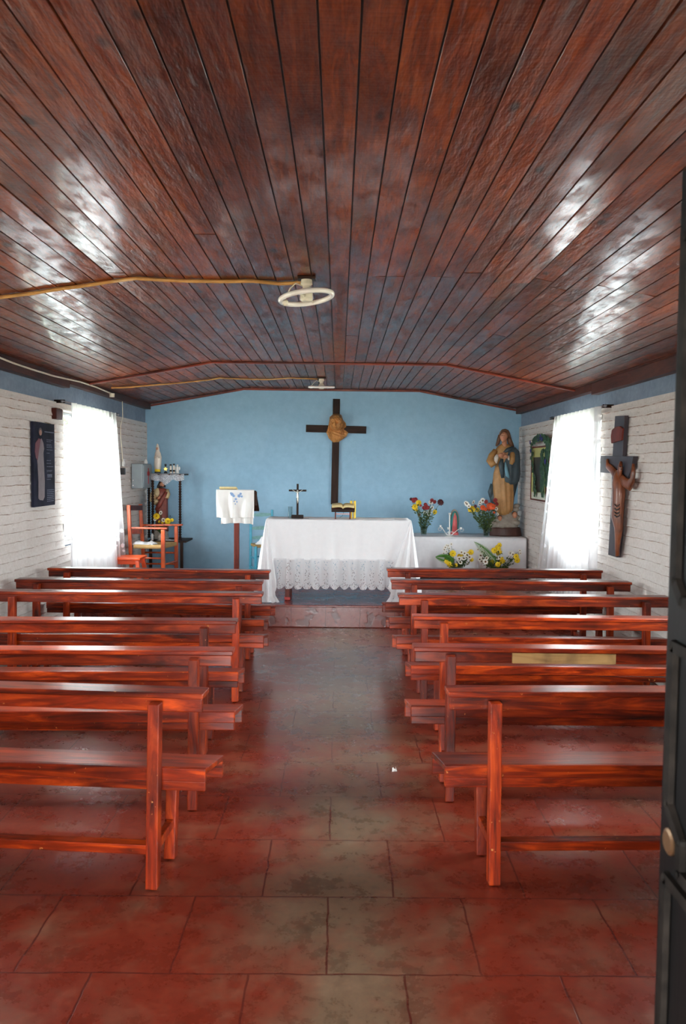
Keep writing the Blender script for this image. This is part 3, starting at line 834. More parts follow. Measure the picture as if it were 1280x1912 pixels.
def bookstand():
    Y = 8.36; b = at(640, 967, Y); b.z = AZ+.002
    r = thing('book_stand', 'low dark wooden book stand holding the open book on the altar', 'book stand', b)
    MB().box((0, .0, .088), (.245, .03, .026)).box((0, -.012, .1), (.235, .01, .012)).build('ledge', M['dark_wood_x'], r, bevel=.003)
    MB().add([(-.115, -.0, .095), (.115, -.0, .095), (.115, .14, .128), (-.115, .14, .128), (-.115, 0, .085), (.115, 0, .085), (.115, .14, .118), (-.115, .14, .118)], [(0, 1, 2, 3), (7, 6, 5, 4), (0, 4, 5, 1), (1, 5, 6, 2), (2, 6, 7, 3), (3, 7, 4, 0)]).build('slope', M['dark_wood_x'], r)
    for x in (-.08, .075):
        MB().beam((x, -.01, 0), (x, .0, .078), .014, .014, up=(0, 1, 0)).build('leg', M['lect_wood'], r, bevel=.002)
        MB().beam((x, .13, 0), (x, .11, .112), .014, .014, up=(0, 1, 0)).build('leg', M['lect_wood'], r, bevel=.002)
    MB().beam((-.08, -.004, .055), (.075, -.004, .055), .008, .008, up=(0, 1, 0)).build('rung', M['orange_wood'], r)
    bk = thing('open_book', 'thick open book with cream pages lying on the altar book stand', 'book', b+Vector((0, .06, .118)))
    g = []
    for i in range(25):
        x = -.118+.236*i/24; h = .016+.012*abs(math.sin(PI*(x/.118)))*(1-abs(x)/.16)-.012*math.exp(-(x/.008)**2)
        g.append([Vector((x, -.055+(.0), -.012+h-.0)), Vector((x, .075, .018+h))])
    MB().grid(g).build('pages', M['page'], bk, smooth=True, solid=.012)
    MB().add([(-.124, -.06, -.014), (.124, -.06, -.014), (.124, .078, .019), (-.124, .078, .019), (-.124, -.06, -.018), (.124, -.06, -.018), (.124, .078, .015), (-.124, .078, .015)], [(0, 1, 2, 3), (7, 6, 5, 4), (0, 4, 5, 1), (1, 5, 6, 2), (2, 6, 7, 3), (3, 7, 4, 0)]).build('cover', M['lect_wood'], bk)
bookstand()
def candle(px, w, label, hpx=33):
    Y = 8.50; b = at(px, 966, Y); b.z = AZ+.002; k = mpp(Y); h = hpx*k
    r = thing('altar_candle', label, 'candle', b, group='yellow altar candles')
    MB().lathe([(0, 0), (w, 0), (w, h*.98), (w*.8, h), (0, h-.003)], n=18).build('wax', M['wax_yellow'], r, smooth=False)
    MB().tube([(0, 0, h-.004), (.001, 0, h+.012)], .0012, 6).build('wick', M['black'], r)
candle(655, .014, 'yellow candle directly behind the right end of the book stand, left of its twin')
candle(661.5, .014, 'yellow candle behind the book stand, touching its twin on the right side')
def crumpled(name, label, cat, c, dx, dy, h, mat, seed, parent=None, solid=.003, fold=1.0):
    r = random.Random(seed); ph = [r.uniform(0, 6) for _ in range(8)]; N = 26
    g = []
    for i in range(N+1):
        row = []
        for j in range(N+1):
            u, v = i/N-.5, j/N-.5
            e = 1+.12*math.sin(5*math.atan2(v, u)+ph[0])
            z = h*(.5+.28*math.sin(9*u+ph[1]+3*v)+.24*math.sin(13*v+ph[2]-4*u)+.16*math.sin(23*u+ph[3])*fold)*max(0, 1-(2.0*max(abs(u), abs(v)))**4)
            row.append(Vector((c[0]+dx*u*e, c[1]+dy*v*e, c[2]+max(z, .001)+.002)))
        g.append(row)
    o = MB().grid([[p-Vector(c) for p in row] for row in g]).build(name, mat, smooth=True, solid=solid, fixn=False); o.location = c
    return tag(o, label, cat)
p = at(703, 968, 8.38); crumpled('folded_corporal', 'small folded white linen lying on the right half of the altar', 'cloth', (p.x, 8.42, AZ+.002), .34, .16, .010, M['white_cloth'], 4)
p = at(600, 967, 8.4); crumpled('altar_napkin', 'thin grey white napkin lying flat left of the book stand', 'cloth', (p.x, 8.42, AZ+.002), .24, .14, .003, M['cloth2'], 8)
wire = MB().tube([at(642, 952, 8.42), at(641, 958, 8.40), at(639, 963, 8.38), at(634, 966, 8.36)], .002, 6)
tag(wire.build('wire', M['black'], smooth=True), 'thin dark wire hanging under the book stand on the altar', 'wire')

# big wall cross with carved relief
def wall_cross():
    Y = YB; top = at(628, 745, Y-.02); bot = at(624, 942, Y-.02)
    r = thing('wall_cross', 'tall dark wooden cross on the blue back wall above the altar', 'cross', (bot.x, Y-.02, bot.z))
    k = mpp(Y-.02)
    A = top-r.location; 
    MB().beam((0, 0, 0), (A.x, 0, A.z), 13.2*k, .03, up=(0, 1, 0)).build('upright', M['dark_wood'], r, bevel=.003)
    a = at(571, 800, Y-.02)-r.location; b = at(683.5, 803, Y-.02)-r.location
    MB().beam((a.x, -.004, a.z), (b.x, -.004, b.z), 13.5*k, .03, up=(0, 1, 0)).build('crossbar', M['dark_wood_x'], r, bevel=.003)
    # carved head in relief: outline in photo positions -> height field
    c = at(628, 798, Y-.05)
    out = [(622, 773), (630, 772), (637, 775), (640, 784), (645, 790), (646, 797), (641, 801), (650, 807), (647, 814), (641, 819), (632, 825), (622, 826), (614, 819), (609, 808), (612, 798), (614, 788), (615, 779)]
    import mathutils
    poly = [Vector((x-628, -(y-798))) for x, y in out]
    # smooth radius function
    def rad(th):
        best = 0
        d = Vector((math.cos(th), math.sin(th)))
        for i in range(len(poly)):
            a_, b_ = poly[i], poly[(i+1) % len(poly)]
            q = mathutils.geometry.intersect_line_line_2d(Vector((0, 0)), d*60, a_, b_)
            if q: best = max(best, q.length)
        return best
    NT_, NR = 96, 34; g = []
    def hgt(x, y):      # x right, y up in photo px from centre
        h = 4.5
        # head dome (tilted)
        hx, hy = x-.0, y-9
        d = (hx/12.5)**2+(hy/16)**2
        h += 7.5*math.sqrt(max(0, 1-d)) if d < 1 else 0
        # headband ridges
        bb = y-(15.5+.12*x)
        if abs(x) < 14: h += 1.6*math.exp(-(bb/1.7)**2)+.8*math.sin(x*1.3+y*1.1)*math.exp(-(bb/4)**2)
        # brow / nose / cheek / beard; face looks down left
        fx = x+3
        h += 2.6*math.exp(-((fx+.15*(y-6))/1.3)**2-((y-6)/3.6)**2)
        h -= 2.2*math.exp(-((fx-3.4)/1.9)**2-((y-8.5)/1.5)**2)+2.0*math.exp(-((fx+3.2)/1.7)**2-((y-8.2)/1.5)**2)
        h -= 1.5*math.exp(-((fx-.4)/2.6)**2-((y-.8)/.7)**2)
        h += 2.2*math.exp(-((fx-1)/3.4)**2-((y+2.2)/2.6)**2)
        # hair strands both sides
        side = math.exp(-((abs(x+.5)-11)/4)**2)
        h += side*1.3*math.sin(x*2.2+.7*math.sin(y*.5)*3)
        # shoulders
        h += 2.4*math.exp(-((y+16)/7)**2)*math.exp(-(x/18)**2)+.5*math.sin(y*1.1+x*.4)*math.exp(-((y+14)/8)**2)
        return h
    for i in range(NT_):
        th = 2*PI*i/NT_; R_ = rad(th); row = []
        for j in range(NR+1):
            f = j/NR; x, y = R_*f*math.cos(th), R_*f*math.sin(th)
            e = min(1, (1-f)*7)**.5
            row.append(Vector((x*k, -.025-(4.5*e+(hgt(x, y)-4.5)*e*2.1)*k*.85, y*k)))
        row.append(Vector((R_*math.cos(th)*k, -.012, R_*math.sin(th)*k)))
        g.append(row)
    g.append(g[0])
    o = MB().grid([[p+(c-r.location)*1.0-Vector((0, (c-r.location).y, 0)) for p in row] for row in g]).build('carved_head', M['carve'], r, smooth=True)
    o['label'] = 'pale carved bearded head in relief'
wall_cross()

# lectern
def lectern():
    Y = 8.55; p = at(441.5, 1062, Y); k = mpp(Y)
    r = thing('lectern', 'red brown wooden lectern with a slim post left of the altar', 'lectern', (p.x, Y, PF))
    zt = at(441, 950, Y).z-PF
    MB().box((0, .0, zt/2), (9.2*k, 9.2*k, zt)).build('post', M['lect_wood'], r, bevel=.004)
    MB().box((0, 0, .02), (.34, .30, .04)).box((0, 0, .05), (.2, .2, .03)).build('base', M['lect_wood'], r, bevel=.005)
    a = at(405, 916, Y-.1)-r.location; b = at(478, 917, Y-.1)-r.location; zb = at(441, 948, Y).z-PF
    zt2 = at(441, 915, Y).z-PF
    # sloping board: low towards the reader (altar side), high towards the pews
    MB().add([(a.x, -.10, zt2), (b.x, -.10, zt2), (b.x, .24, zb-.02), (a.x, .24, zb-.02), (a.x, -.10, zt2-.03), (b.x, -.10, zt2-.03), (b.x, .24, zb-.05), (a.x, .24, zb-.05)],
             [(0, 1, 2, 3), (7, 6, 5, 4), (0, 4, 5, 1), (1, 5, 6, 2), (2, 6, 7, 3), (3, 7, 4, 0)]).build('slanted_board', M['dark_wood_x'], r, bevel=.003)
    sb = at(475.5, 918, Y-.09)-r.location; s2 = at(475.5, 944, Y-.09)-r.location
    MB().box((b.x-.006, -.075, (sb.z+s2.z)/2), (.022, .03, sb.z-s2.z)).build('side_cheek', M['dark_wood'], r, bevel=.002)
    # cloth
    c = thing('lectern_cloth', 'white satin cloth with pale blue embroidery hanging over the lectern', 'cloth', (p.x, Y-.1, zt2+PF))
    x0, x1 = at(403.5, 930, Y-.13).x-c.location.x, at(474, 930, Y-.13).x-c.location.x
    zz = at(441, 967, Y-.13).z-c.location.z
    def sheet(xa, xb, zend, off, seed, arch=.0):
        rr = random.Random(seed); g = []
        for i in range(61):
            u = i/60; row = []
            for j in range(25):
                v = j/24
                w = .026*math.sin(2*PI*(u*2.5+.25*v*(u-.5)*4)+1.1)*v+.008*math.sin(2*PI*u*5+seed)*v
                conv = (u-.5)*.0
                z = .006+(zend-.006)*v+arch*math.sin(PI*u)*v
                row.append(Vector((xa+(xb-xa)*u, -.012-off-w, z)))
            g.append([Vector((row[0].x, .18, -.10)), Vector((row[0].x, .0, .006))]+row)
        return MB().grid(g)
    sheet(x0, x1, zz, .012, 1).build('front_fall', M['satin'], c, smooth=True, solid=.002, fixn=False)
    z3 = at(441, 979, Y-.11).z-c.location.z; xa, xb = at(412, 930, Y-.1).x-c.location.x, at(473, 930, Y-.1).x-c.location.x
    sheet(xa, xb, z3, -.012, 2, .012).build('under_fall', M['satin'], c, smooth=True, solid=.002, fixn=False)
    em = MB()
    for px, py, s in ((433, 923, 3), (436, 926, 2.4), (431, 921, 2), (446, 926, 3), (449, 922, 2.2), (451, 927, 2), (440, 932, 2.2), (437, 936, 1.4), (442, 937, 1.5), (439, 941, 1.2)):
        q = at(px, py, Y-.150)-c.location
        for t_ in range(5):
            a_ = t_*2*PI/5; em.ball((q.x+math.cos(a_)*s*.55*k, q.y-.001, q.z+math.sin(a_)*s*.55*k), (s*.5*k, .002, s*.5*k), 8, 5)
    em.build('embroidery', M['blue_embroidery'], c)
    q0 = at(410, 914, Y-.06); q1 = at(442, 914, Y-.06)
    bb = MB().box((0, 0, 0), (q1.x-q0.x, .12, .022)).build('hymn_book', M['page'], bevel=.003, origin=(0, 0, 0)); bb.location = ((q0.x+q1.x)/2, Y-.03, zt2+PF+.012); bb.rotation_euler = (-.25, 0, 0)
    tag(bb, 'thin cream book lying on top of the cloth covered lectern', 'book')
lectern()

# ------------------------------------------------------------------ chairs and stool
def ladder_chair():
    Y = 10.2; k = mpp(Y); c = at(488, 1015, Y)
    r = thing('ladder_back_chair', 'turquoise painted ladder back chair with straw seat behind the lectern', 'chair', (c.x, Y, PF))
    def lz(py): return at(488, py, Y).z-PF
    xa, xb = at(467.5, 1000, Y).x-c.x, at(505, 1000, Y).x-c.x
    zt = lz(953); zs = lz(1016)
    # chair turned: back towards the wall
    MB().beam((xa, .0, 0), (xa, .03, lz(960)), .034, .034).build('back_post', M['blue_paint'], r, bevel=.006)
    MB().beam((xb+.0, .17, 0), (xb, .20, zt), .032, .032).build('back_post', M['blue_paint'], r, bevel=.006)
    for py in (962, 987, 1005):
        z = lz(py); g = []
        for i in range(13):
            u = i/12; x = xa+(xb-xa)*u; y = .03+.17*u-.0*math.sin(PI*u)
            hh = .012+.012*math.sin(PI*u)
            g.append([Vector((x, y-.008, z-hh)), Vector((x, y-.008, z+hh)), Vector((x, y+.008, z+hh)), Vector((x, y+.008, z-hh))])
        MB().grid(g, close=True).build('slat', M['blue_paint_worn'], r)
    fx = .10
    MB().beam((xa+fx, -.30, 0), (xa+fx, -.30, zs+.0), .036, .036).build('front_leg', M['blue_paint'], r, bevel=.006)
    MB().beam((xb+fx, -.14, 0), (xb+fx, -.14, zs+.0), .036, .036).build('front_leg', M['blue_paint'], r, bevel=.006)
    MB().add([(xa, .0, zs-.02), (xa+fx, -.30, zs-.02), (xb+fx, -.14, zs-.02), (xb, .17, zs-.02), (xa, .0, zs+.012), (xa+fx, -.30, zs+.012), (xb+fx, -.14, zs+.012), (xb, .17, zs+.012)],
             [(0, 1, 2, 3), (7, 6, 5, 4), (0, 4, 5, 1), (1, 5, 6, 2), (2, 6, 7, 3), (3, 7, 4, 0)]).build('seat', M['straw'], r, bevel=.008)
    for z in (.28*zs, .6*zs):
        MB().tube([(xa, 0, z), (xa+fx, -.30, z)], .010, 8).build('rung', M['blue_paint'], r)
        MB().tube([(xa+fx, -.30, z+.03), (xb+fx, -.14, z+.03)], .010, 8).build('rung', M['blue_paint'], r)
    crumpled('folded_cloth', 'crumpled white lace cloth on the seat of the turquoise chair', 'cloth', (c.x+.08, Y-.08, PF+zs+.012), .27, .24, .085, M['cloth2'], 12)
ladder_chair()

def armchair():
    Yn, Yf = 9.35, 9.80          # near and far side planes
    r = thing('armchair', 'orange varnished wooden armchair with straw seat in the left corner', 'armchair', (at(280, 1060, 9.6).x, 9.6, PF))
    B = r.location
    W = M['orange_wood']
    def q(px, py, Y): return at(px, py, Y)-B
    def leg(name, px0, py0, px1, Y, w=.042, zt=None):
        t = q(px0, py0, Y); b = q(px1, 1100, Y); MB().beam((b.x, b.y, 0), (t.x, t.y, t.z), w, w, up=(0, 1, 0)).build(name, W, r, bevel=.006)
    leg('back_post', 240, 943, 246.5, Yn+.05)
    leg('back_post', 262, 941, 270, Yf)
    for (ya, yb) in ((943.5, 953), (988, 997)):
        a = q(243, (ya+yb)/2, Yn+.05); b = q(264.5, (ya+yb)/2, Yf); h = (yb-ya)*mpp(9.5)
        MB().beam(a, b, h, .022, up=(1, 0, 0)).build('back_slat', M['lect_wood'] if ya < 960 else W, r, bevel=.003)
    fn = q(304.5, 989, Yn); b = fn.copy(); b.z = 0
    MB().beam(b, fn, .046, .046).build('front_leg', W, r, bevel=.006)
    ff = q(329, 982, Yf); b = ff.copy(); b.z = 0
    MB().beam(b, ff, .044, .044).build('front_leg', W, r, bevel=.006)
    MB().beam(q(246, 985.5, Yn+.03), q(313, 986.5, Yn), .022, .06, up=(0, 1, 0)).build('armrest', W, r, bevel=.005)
    MB().beam(q(266, 980.5, Yf), q(341, 980, Yf), .022, .06, up=(0, 1, 0)).build('armrest', W, r, bevel=.005)
    s = [q(249, 1019, Yn+.03), q(303, 1022, Yn), q(331, 1017, Yf), q(268, 1013, Yf)]
    zs = sum(v.z for v in s)/4
    g = MB(); pts = []
    N = 12; G = []
    for i in range(N+1):
        u = i/N; row = []
        for j in range(N+1):
            v = j/N; a = s[0].lerp(s[1], u); b_ = s[3].lerp(s[2], u); pnt = a.lerp(b_, v); pnt.z = zs-.012*math.sin(PI*u)*math.sin(PI*v); row.append(pnt)
        G.append(row)
    g.grid(G); g.build('seat', M['straw'], r, smooth=True, solid=.045)
    for z in (.16, .30):
        a = s[0].copy(); b = s[1].copy(); a.z = b.z = z; MB().tube([a, b], .011, 8).build('rung', W, r, smooth=True)
        a = s[3].copy(); b = s[2].copy(); a.z = b.z = z+.02; MB().tube([a, b], .011, 8).build('rung', W, r, smooth=True)
    a = s[1].copy(); b = s[2].copy(); a.z = b.z = .22; MB().tube([a, b], .011, 8).build('rung', W, r, smooth=True)
    a = s[0].copy(); b = s[3].copy(); a.z = b.z = .22; MB().tube([a, b], .011, 8).build('rung', W, r, smooth=True)
    c = at(269, 1016, 9.52); crumpled('seat_cloth', 'crumpled white cloth lying on the seat of the orange armchair', 'cloth', (c.x, 9.55, PF+zs+.012), .27, .26, .04, M['white_cloth'], 21)
armchair()

def stool():
    Y = 9.05; c = at(240, 1037, Y); k = mpp(Y)
    r = thing('stool', 'small orange wooden stool in front of the armchair by the left window', 'stool', (c.x, Y, PF))
    zt = at(240, 1041, Y-.12).z-PF; W_ = plain('bright orange painted wood', (240, 92, 44), .35, .12, 20, .1, coat=.3)
    MB().box((0, 0, zt-.014), (56*k, .33, .028)).build('seat', W_, r, bevel=.006)
    for sx in (-1, 1):
        for sy in (-1, 1):
            MB().beam((sx*(29*k), sy*.18, 0), (sx*(21*k), sy*.12, zt-.028), .042, .042).build('leg', W_, r, bevel=.004)
    for sy in (-1, 1): MB().box((0, sy*.12, zt-.055), (42*k, .02, .045)).build('apron', W_, r, bevel=.003)
    for sx in (-1, 1): MB().box((sx*21*k, 0, zt-.055), (.02, .24, .045)).build('apron', W_, r, bevel=.003)
stool()

# ------------------------------------------------------------------ figures
def head_mesh(c, h, yaw=0, pitch=0, roll=0):
    """egg-shaped head with nose, brow, lips and chin; local -y is the face"""
    w = h*.74
    def fn(d):
        d = d.copy(); f = max(0, -d.y)
        if d.z < 0: d.x *= 1-.28*(-d.z)**1.3; d.y *= 1-.15*(-d.z)
        if f > .3:
            x, z = d.x, d.z
            d.y -= .24*math.exp(-(x/.11)**2-((z+.12)/.17)**2)
            d.y += .10*(math.exp(-((x-.30)/.17)**2-((z-.10)/.12)**2)+math.exp(-((x+.30)/.17)**2-((z-.10)/.12)**2))
            d.y -= .05*math.exp(-(x/.5)**2-((z-.30)/.10)**2)
            d.y -= .07*math.exp(-(x/.2)**2-((z+.46)/.07)**2)
            d.y -= .09*math.exp(-(x/.2)**2-((z+.80)/.13)**2)
        return d
    return MB().ball(c, (w/2, h*.46, h/2), 40, 32, fn, rot=(pitch, roll, yaw))
def face_bits(root, c, h, yaw=0, pitch=0, roll=0, brows=True):
    R = Euler((pitch, roll, yaw)).to_matrix(); c = Vector(c)
    for sx in (-1, 1):
        p = c+R @ Vector((sx*h*.115, -h*.385, h*.05)); MB().ball(p, (h*.055, h*.03, h*.028), 10, 6).build('eye', M['dark_hair'], root, smooth=True)
    p = c+R @ Vector((0, -h*.44, -h*.225)); MB().ball(p, (h*.085, h*.03, h*.026), 10, 6).build('lips', M['rose'], root, smooth=True)
def hand(mb, c, l, direction, palmn, curl=.35, mirror=1):
    d = Vector(direction).normalized(); n = Vector(palmn); n = (n-d*n.dot(d)).normalized(); s = d.cross(n)*mirror; c = Vector(c)
    mb.tube([c, c+d*l*.25, c+d*l*.52], [l*.15, l*.22, l*.2], 10, flat=1)
    for i, (o, ln) in enumerate(((-.165, .40), (-.055, .47), (.055, .44), (.16, .34))):
        b = c+d*l*.48+s*l*o; m = b+d*l*ln*.5+n*l*.02; e = b+d*l*ln*(1-curl*.25)+n*l*curl*.22
        mb.tube([b, m, e], [l*.062, l*.056, l*.042], 8)
    b = c+d*l*.15-s*l*.17; mb.tube([b, b+d*l*.2-s*l*.10+n*l*.06, b+d*l*.36-s*l*.08+n*l*.12], [l*.07, l*.062, l*.048], 8)

def virgin():
    Y = 10.38; k = mpp(Y); b = at(942, 1001, Y); b.z = .757
    r = thing('virgin_statue', 'large plaster statue of a woman in ochre dress and blue mantle', 'statue', b)
    def q(px, py, dy=0): return Vector(((px-942)*k, dy, (1001-py)*k))
    MB().loft([(0, 1*k, 0, 30*k, .13), (.012, 1*k, 0, 30*k, .135), (14*k, 0, 0, 28.5*k, .125), (16*k, 0, 0, 27*k, .12)], 40, 0).build('plinth', M['base_wood'], r)
    cl = MB()
    rr = random.Random(5)
    cl.loft([(15*k, -2*k, 0, 26*k, .115, .03), (20*k, -3*k, 0, 27*k, .115, .05), (28*k, -1*k, 0, 25*k, .105, .06), (36*k, 4*k, 0, 20*k, .09, .05), (44*k, 8*k, .0, 12*k, .06, .05)], 40, .04, 6)
    for px, py, rad in ((920, 978, 8), (934, 980, 8), (948, 978, 8), (960, 976, 8), (926, 972, 7), (962, 966, 7), (918, 970, 5), (961, 952, 7), (963, 945, 6)):
        cl.ball(q(px, py, -.06 if py > 970 else .0), (rad*k, .05, rad*k*.7), 14, 8)
    cl.build('cloud', M['cloud'], r, smooth=True)
    for px, py, rad in ((929, 968, 5.0), (956.5, 961.5, 6)):
        ch = head_mesh(q(px, py, -.10), rad*2*k, yaw=.2).build('cherub_head', M['skin'], r, smooth=True); face_bits(ch, q(px, py, -.10), rad*2*k, yaw=.2)
        hc = MB().ball(q(px+.4, py-1.8, -.085), (rad*.86*k, rad*.95*k, rad*.8*k), 14, 10); hc.build('hair', M['hair'], ch, smooth=True)
    # dress
    dr = MB().loft([(q(0, 962).z, q(939, 0).x, -.02, 11*k, .055, .05), (q(0, 952).z, q(940, 0).x, -.015, 15*k, .075, .06), (q(0, 930).z, q(938.5, 0).x, -.01, 17.5*k, .09, .06),
                    (q(0, 905).z, q(936.5, 0).x, -.01, 18.5*k, .09, .05), (q(0, 885).z, q(936, 0).x, -.005, 17*k, .08, .04), (q(0, 868).z, q(937, 0).x, 0, 14*k, .068, .02),
                    (q(0, 852).z, q(938, 0).x, 0, 16*k, .072, .01), (q(0, 840).z, q(939, 0).x, 0, 18*k, .066, 0), (q(0, 834).z, q(938.5, 0).x, 0, 13*k, .05, 0), (q(0, 830).z, q(938, 0).x, 0, 6.5*k, .036, 0)], 64, .05, 11)
    dr.build('dress', M['dress'], r, smooth=True)
    # mantle: wraps behind, over the right shoulder and across the front to the left
    mn = MB()
    mn.loft([(q(0, 955).z, q(938, 0).x, .045, 18*k, .06, .05), (q(0, 930).z, q(936, 0).x, .045, 22*k, .07, .06), (q(0, 900).z, q(942, 0).x, .045, 23*k, .075, .06), (q(0, 870).z, q(945, 0).x, .04, 22*k, .075, .04),
             (q(0, 848).z, q(944, 0).x, .035, 20*k, .065, .03), (q(0, 838).z, q(944, 0).x, .03, 16*k, .05, .0)], 56, .05, 9, ph=1)
    # front swag
    mn.loft([(q(0, 905).z, q(948, 0).x, -.055, 9*k, .03, .05), (q(0, 899).z, q(947, 0).x, -.06, 16*k, .05, .08), (q(0, 885).z, q(948.5, 0).x, -.05, 17*k, .065, .09), (q(0, 868).z, q(949, 0).x, -.04, 16*k, .065, .08),
             (q(0, 855).z, q(952, 0).x, -.03, 13.5*k, .07, .06), (q(0, 843).z, q(952, 0).x, -.02, 12*k, .068, .04), (q(0, 836).z, q(949, 0).x, -.01, 9*k, .05, .02)], 48, .06, 7, ph=.5)
    mn.tube([q(933, 848, -.075), q(941, 841, -.08), q(950, 838, -.06), q(957, 842, -.03)], [.012, .026, .03, .02], 12)
    mn.tube([q(933, 893, -.085), q(931, 880, -.095), q(929, 868, -.09), q(931, 858, -.08)], [.02, .03, .034, .02], 12)
    mn.tube([q(915, 930, .03), q(914, 920, .03), q(918, 905, .03)], [.02, .035, .03], 12)
    mn.build('mantle', M['mantle'], r, smooth=True)
    ml = MB().tube([q(944, 893, -.125), q(940, 888, -.135), q(937.5, 876, -.13), q(937, 864, -.115)], [.006, .026, .02, .008], 12)
    ml.build('mantle_lining', M['mantle_light'], r, smooth=True)
    sl = MB()
    sl.tube([q(921, 842, -.01), q(914, 852, -.02), q(910.5, 862, -.045), q(913, 868, -.07), q(919, 864, -.085)], [.035, .045, .052, .045, .034], 16)
    sl.build('sleeve', M['dress'], r, smooth=True); sl = MB()
    sl.tube([q(951, 842, -.04), q(950, 852, -.09), q(949, 862, -.115), q(947, 868, -.115)], [.03, .034, .034, .02], 14)
    sl.build('sleeve', M['dress'], r, smooth=True)
    cf = MB(); cf.tube([q(919, 866, -.09), q(920, 856, -.10), q(922, 850, -.105)], [.022, .03, .018], 12); cf.build('cuff', M['cuff'], r, smooth=True); cf = MB(); cf.tube([q(943, 860, -.115), q(941, 852, -.12)], [.012, .018], 12)
    cf.build('cuff', M['cuff'], r, smooth=True)
    hd = MB(); hand(hd, q(923, 852, -.115), 17*k, (1, -.05, .28), (0, 1, .3), .2); hand(hd, q(941, 855, -.125), 15*k, (-1, 0, .45), (0, 1, 0), .2, -1)
    hd.build('hands', M['skin'], r, smooth=True)
    nk = MB().tube([q(937.5, 838, -.01), q(937, 830, -.012), q(937, 822, -.01)], [.048, .034, .03], 16)
    nk.build('neck', M['skin'], r, smooth=True)
    hc = q(935, 816.5, -.02); H = 20*k
    hh = head_mesh(hc, H, yaw=-.25, pitch=-.16, roll=.08).build('head', M['skin'], r, smooth=True); face_bits(hh, hc, H, yaw=-.25, pitch=-.16, roll=.08)
    hr = MB().ball(q(937.3, 812.5, .012), (9.6*k, .070, 10.2*k), 24, 16)
    hr.tube([q(927.5, 813, -.02), q(926.5, 822, -.01), q(925, 829, .0), q(922, 834, .0)], [.016, .024, .024, .01], 10)
    hr.tube([q(944.5, 811, .0), q(946.5, 822, .0), q(950, 831, .0), q(955, 838, .01)], [.022, .032, .034, .014], 12)
    hr.tube([q(927.5, 814, -.035), q(929, 808.5, -.045), q(932.5, 805.2, -.045), q(937, 804.3, -.042), q(941.5, 806, -.038), q(944.5, 811, -.03), q(945.8, 820, -.02)], [.010, .014, .016, .017, .017, .017, .016], 10)
    hr.build('hair', M['hair'], r, smooth=True)
virgin()

def jesus():
    Y = 10.40; k = mpp(Y); b = at(300, 1008, Y); b.z = .668
    r = thing('robed_man_statue', 'painted statue of a bearded man in cream and red robes on the corner stand', 'statue', b)
    def q(px, py, dy=0): return Vector(((px-300)*k, dy, (at(300, py, Y).z-b.z)))
    MB().loft([(0, 0, 0, 15*k, .09), (.012, 0, 0, 15*k, .09), (q(0, 990).z, 0, 0, 13*k, .08)], 30, 0).build('plinth', M['cloud'], r)
    MB().loft([(q(0, 992).z, q(302, 0).x, 0, 12*k, .06, .05), (q(0, 972).z, q(302, 0).x, 0, 11.5*k, .06, .05), (q(0, 955).z, q(302, 0).x, 0, 11*k, .058, .04), (q(0, 940).z, q(302, 0).x, 0, 11*k, .055, .03),
               (q(0, 925).z, q(303, 0).x, 0, 10*k, .055, .02), (q(0, 914).z, q(303, 0).x, 0, 10.5*k, .05, 0), (q(0, 911).z, q(301, 0).x, 0, 5*k, .03, 0)], 44, .05, 9).build('robe', M['robe_red'], r, smooth=True)
    c = MB(); c.tube([q(290, 915, 0), q(286.5, 924, -.01), q(286.5, 934, -.02), q(291, 938, -.04), q(297, 934, -.06)], [.035, .042, .045, .038, .02], 14)
    c.tube([q(311, 915, 0), q(314, 923, -.02), q(313, 930, -.045)], [.03, .032, .024], 12)
    c.ball(q(295, 920, -.02), (7*k, .04, 9*k), 14, 10)
    c.build('cream_tunic', M['robe_cream'], r, smooth=True)
    m2 = MB(); m2.tube([q(312, 918, -.045), q(306, 930, -.062), q(300, 942, -.066), q(293, 952, -.055)], [.02, .03, .034, .02], 12); m2.build('robe_fold', M['robe_red'], r, smooth=True)
    h = MB(); hand(h, q(296, 931, -.075), 8*k, (.8, 0, .6), (0, 1, 0)); hand(h, q(312, 929, -.06), 7*k, (-.8, -.1, .4), (0, 1, 0), mirror=-1); h.build('hands', M['skin'], r, smooth=True)
    hc = q(303, 905, -.02); hh = head_mesh(hc, 11*k, yaw=.35).build('head', M['skin'], r, smooth=True); face_bits(hh, hc, 11*k, yaw=.35)
    hr = MB().ball(q(301.5, 903.5, .012), (6*k, .045, 6.5*k), 16, 12); hr.tube([q(298.5, 902, -.005), q(296.5, 908, 0), q(295, 914, .01)], [.016, .024, .016], 10); hr.tube([q(306, 902, .01), q(306.5, 910, .01)], [.014, .018], 10)
    hr.ball(q(303.5, 909.5, -.048), (2.6*k, .014, 2.6*k), 10, 8)
    hr.build('hair', M['dark_hair'], r, smooth=True)
jesus()

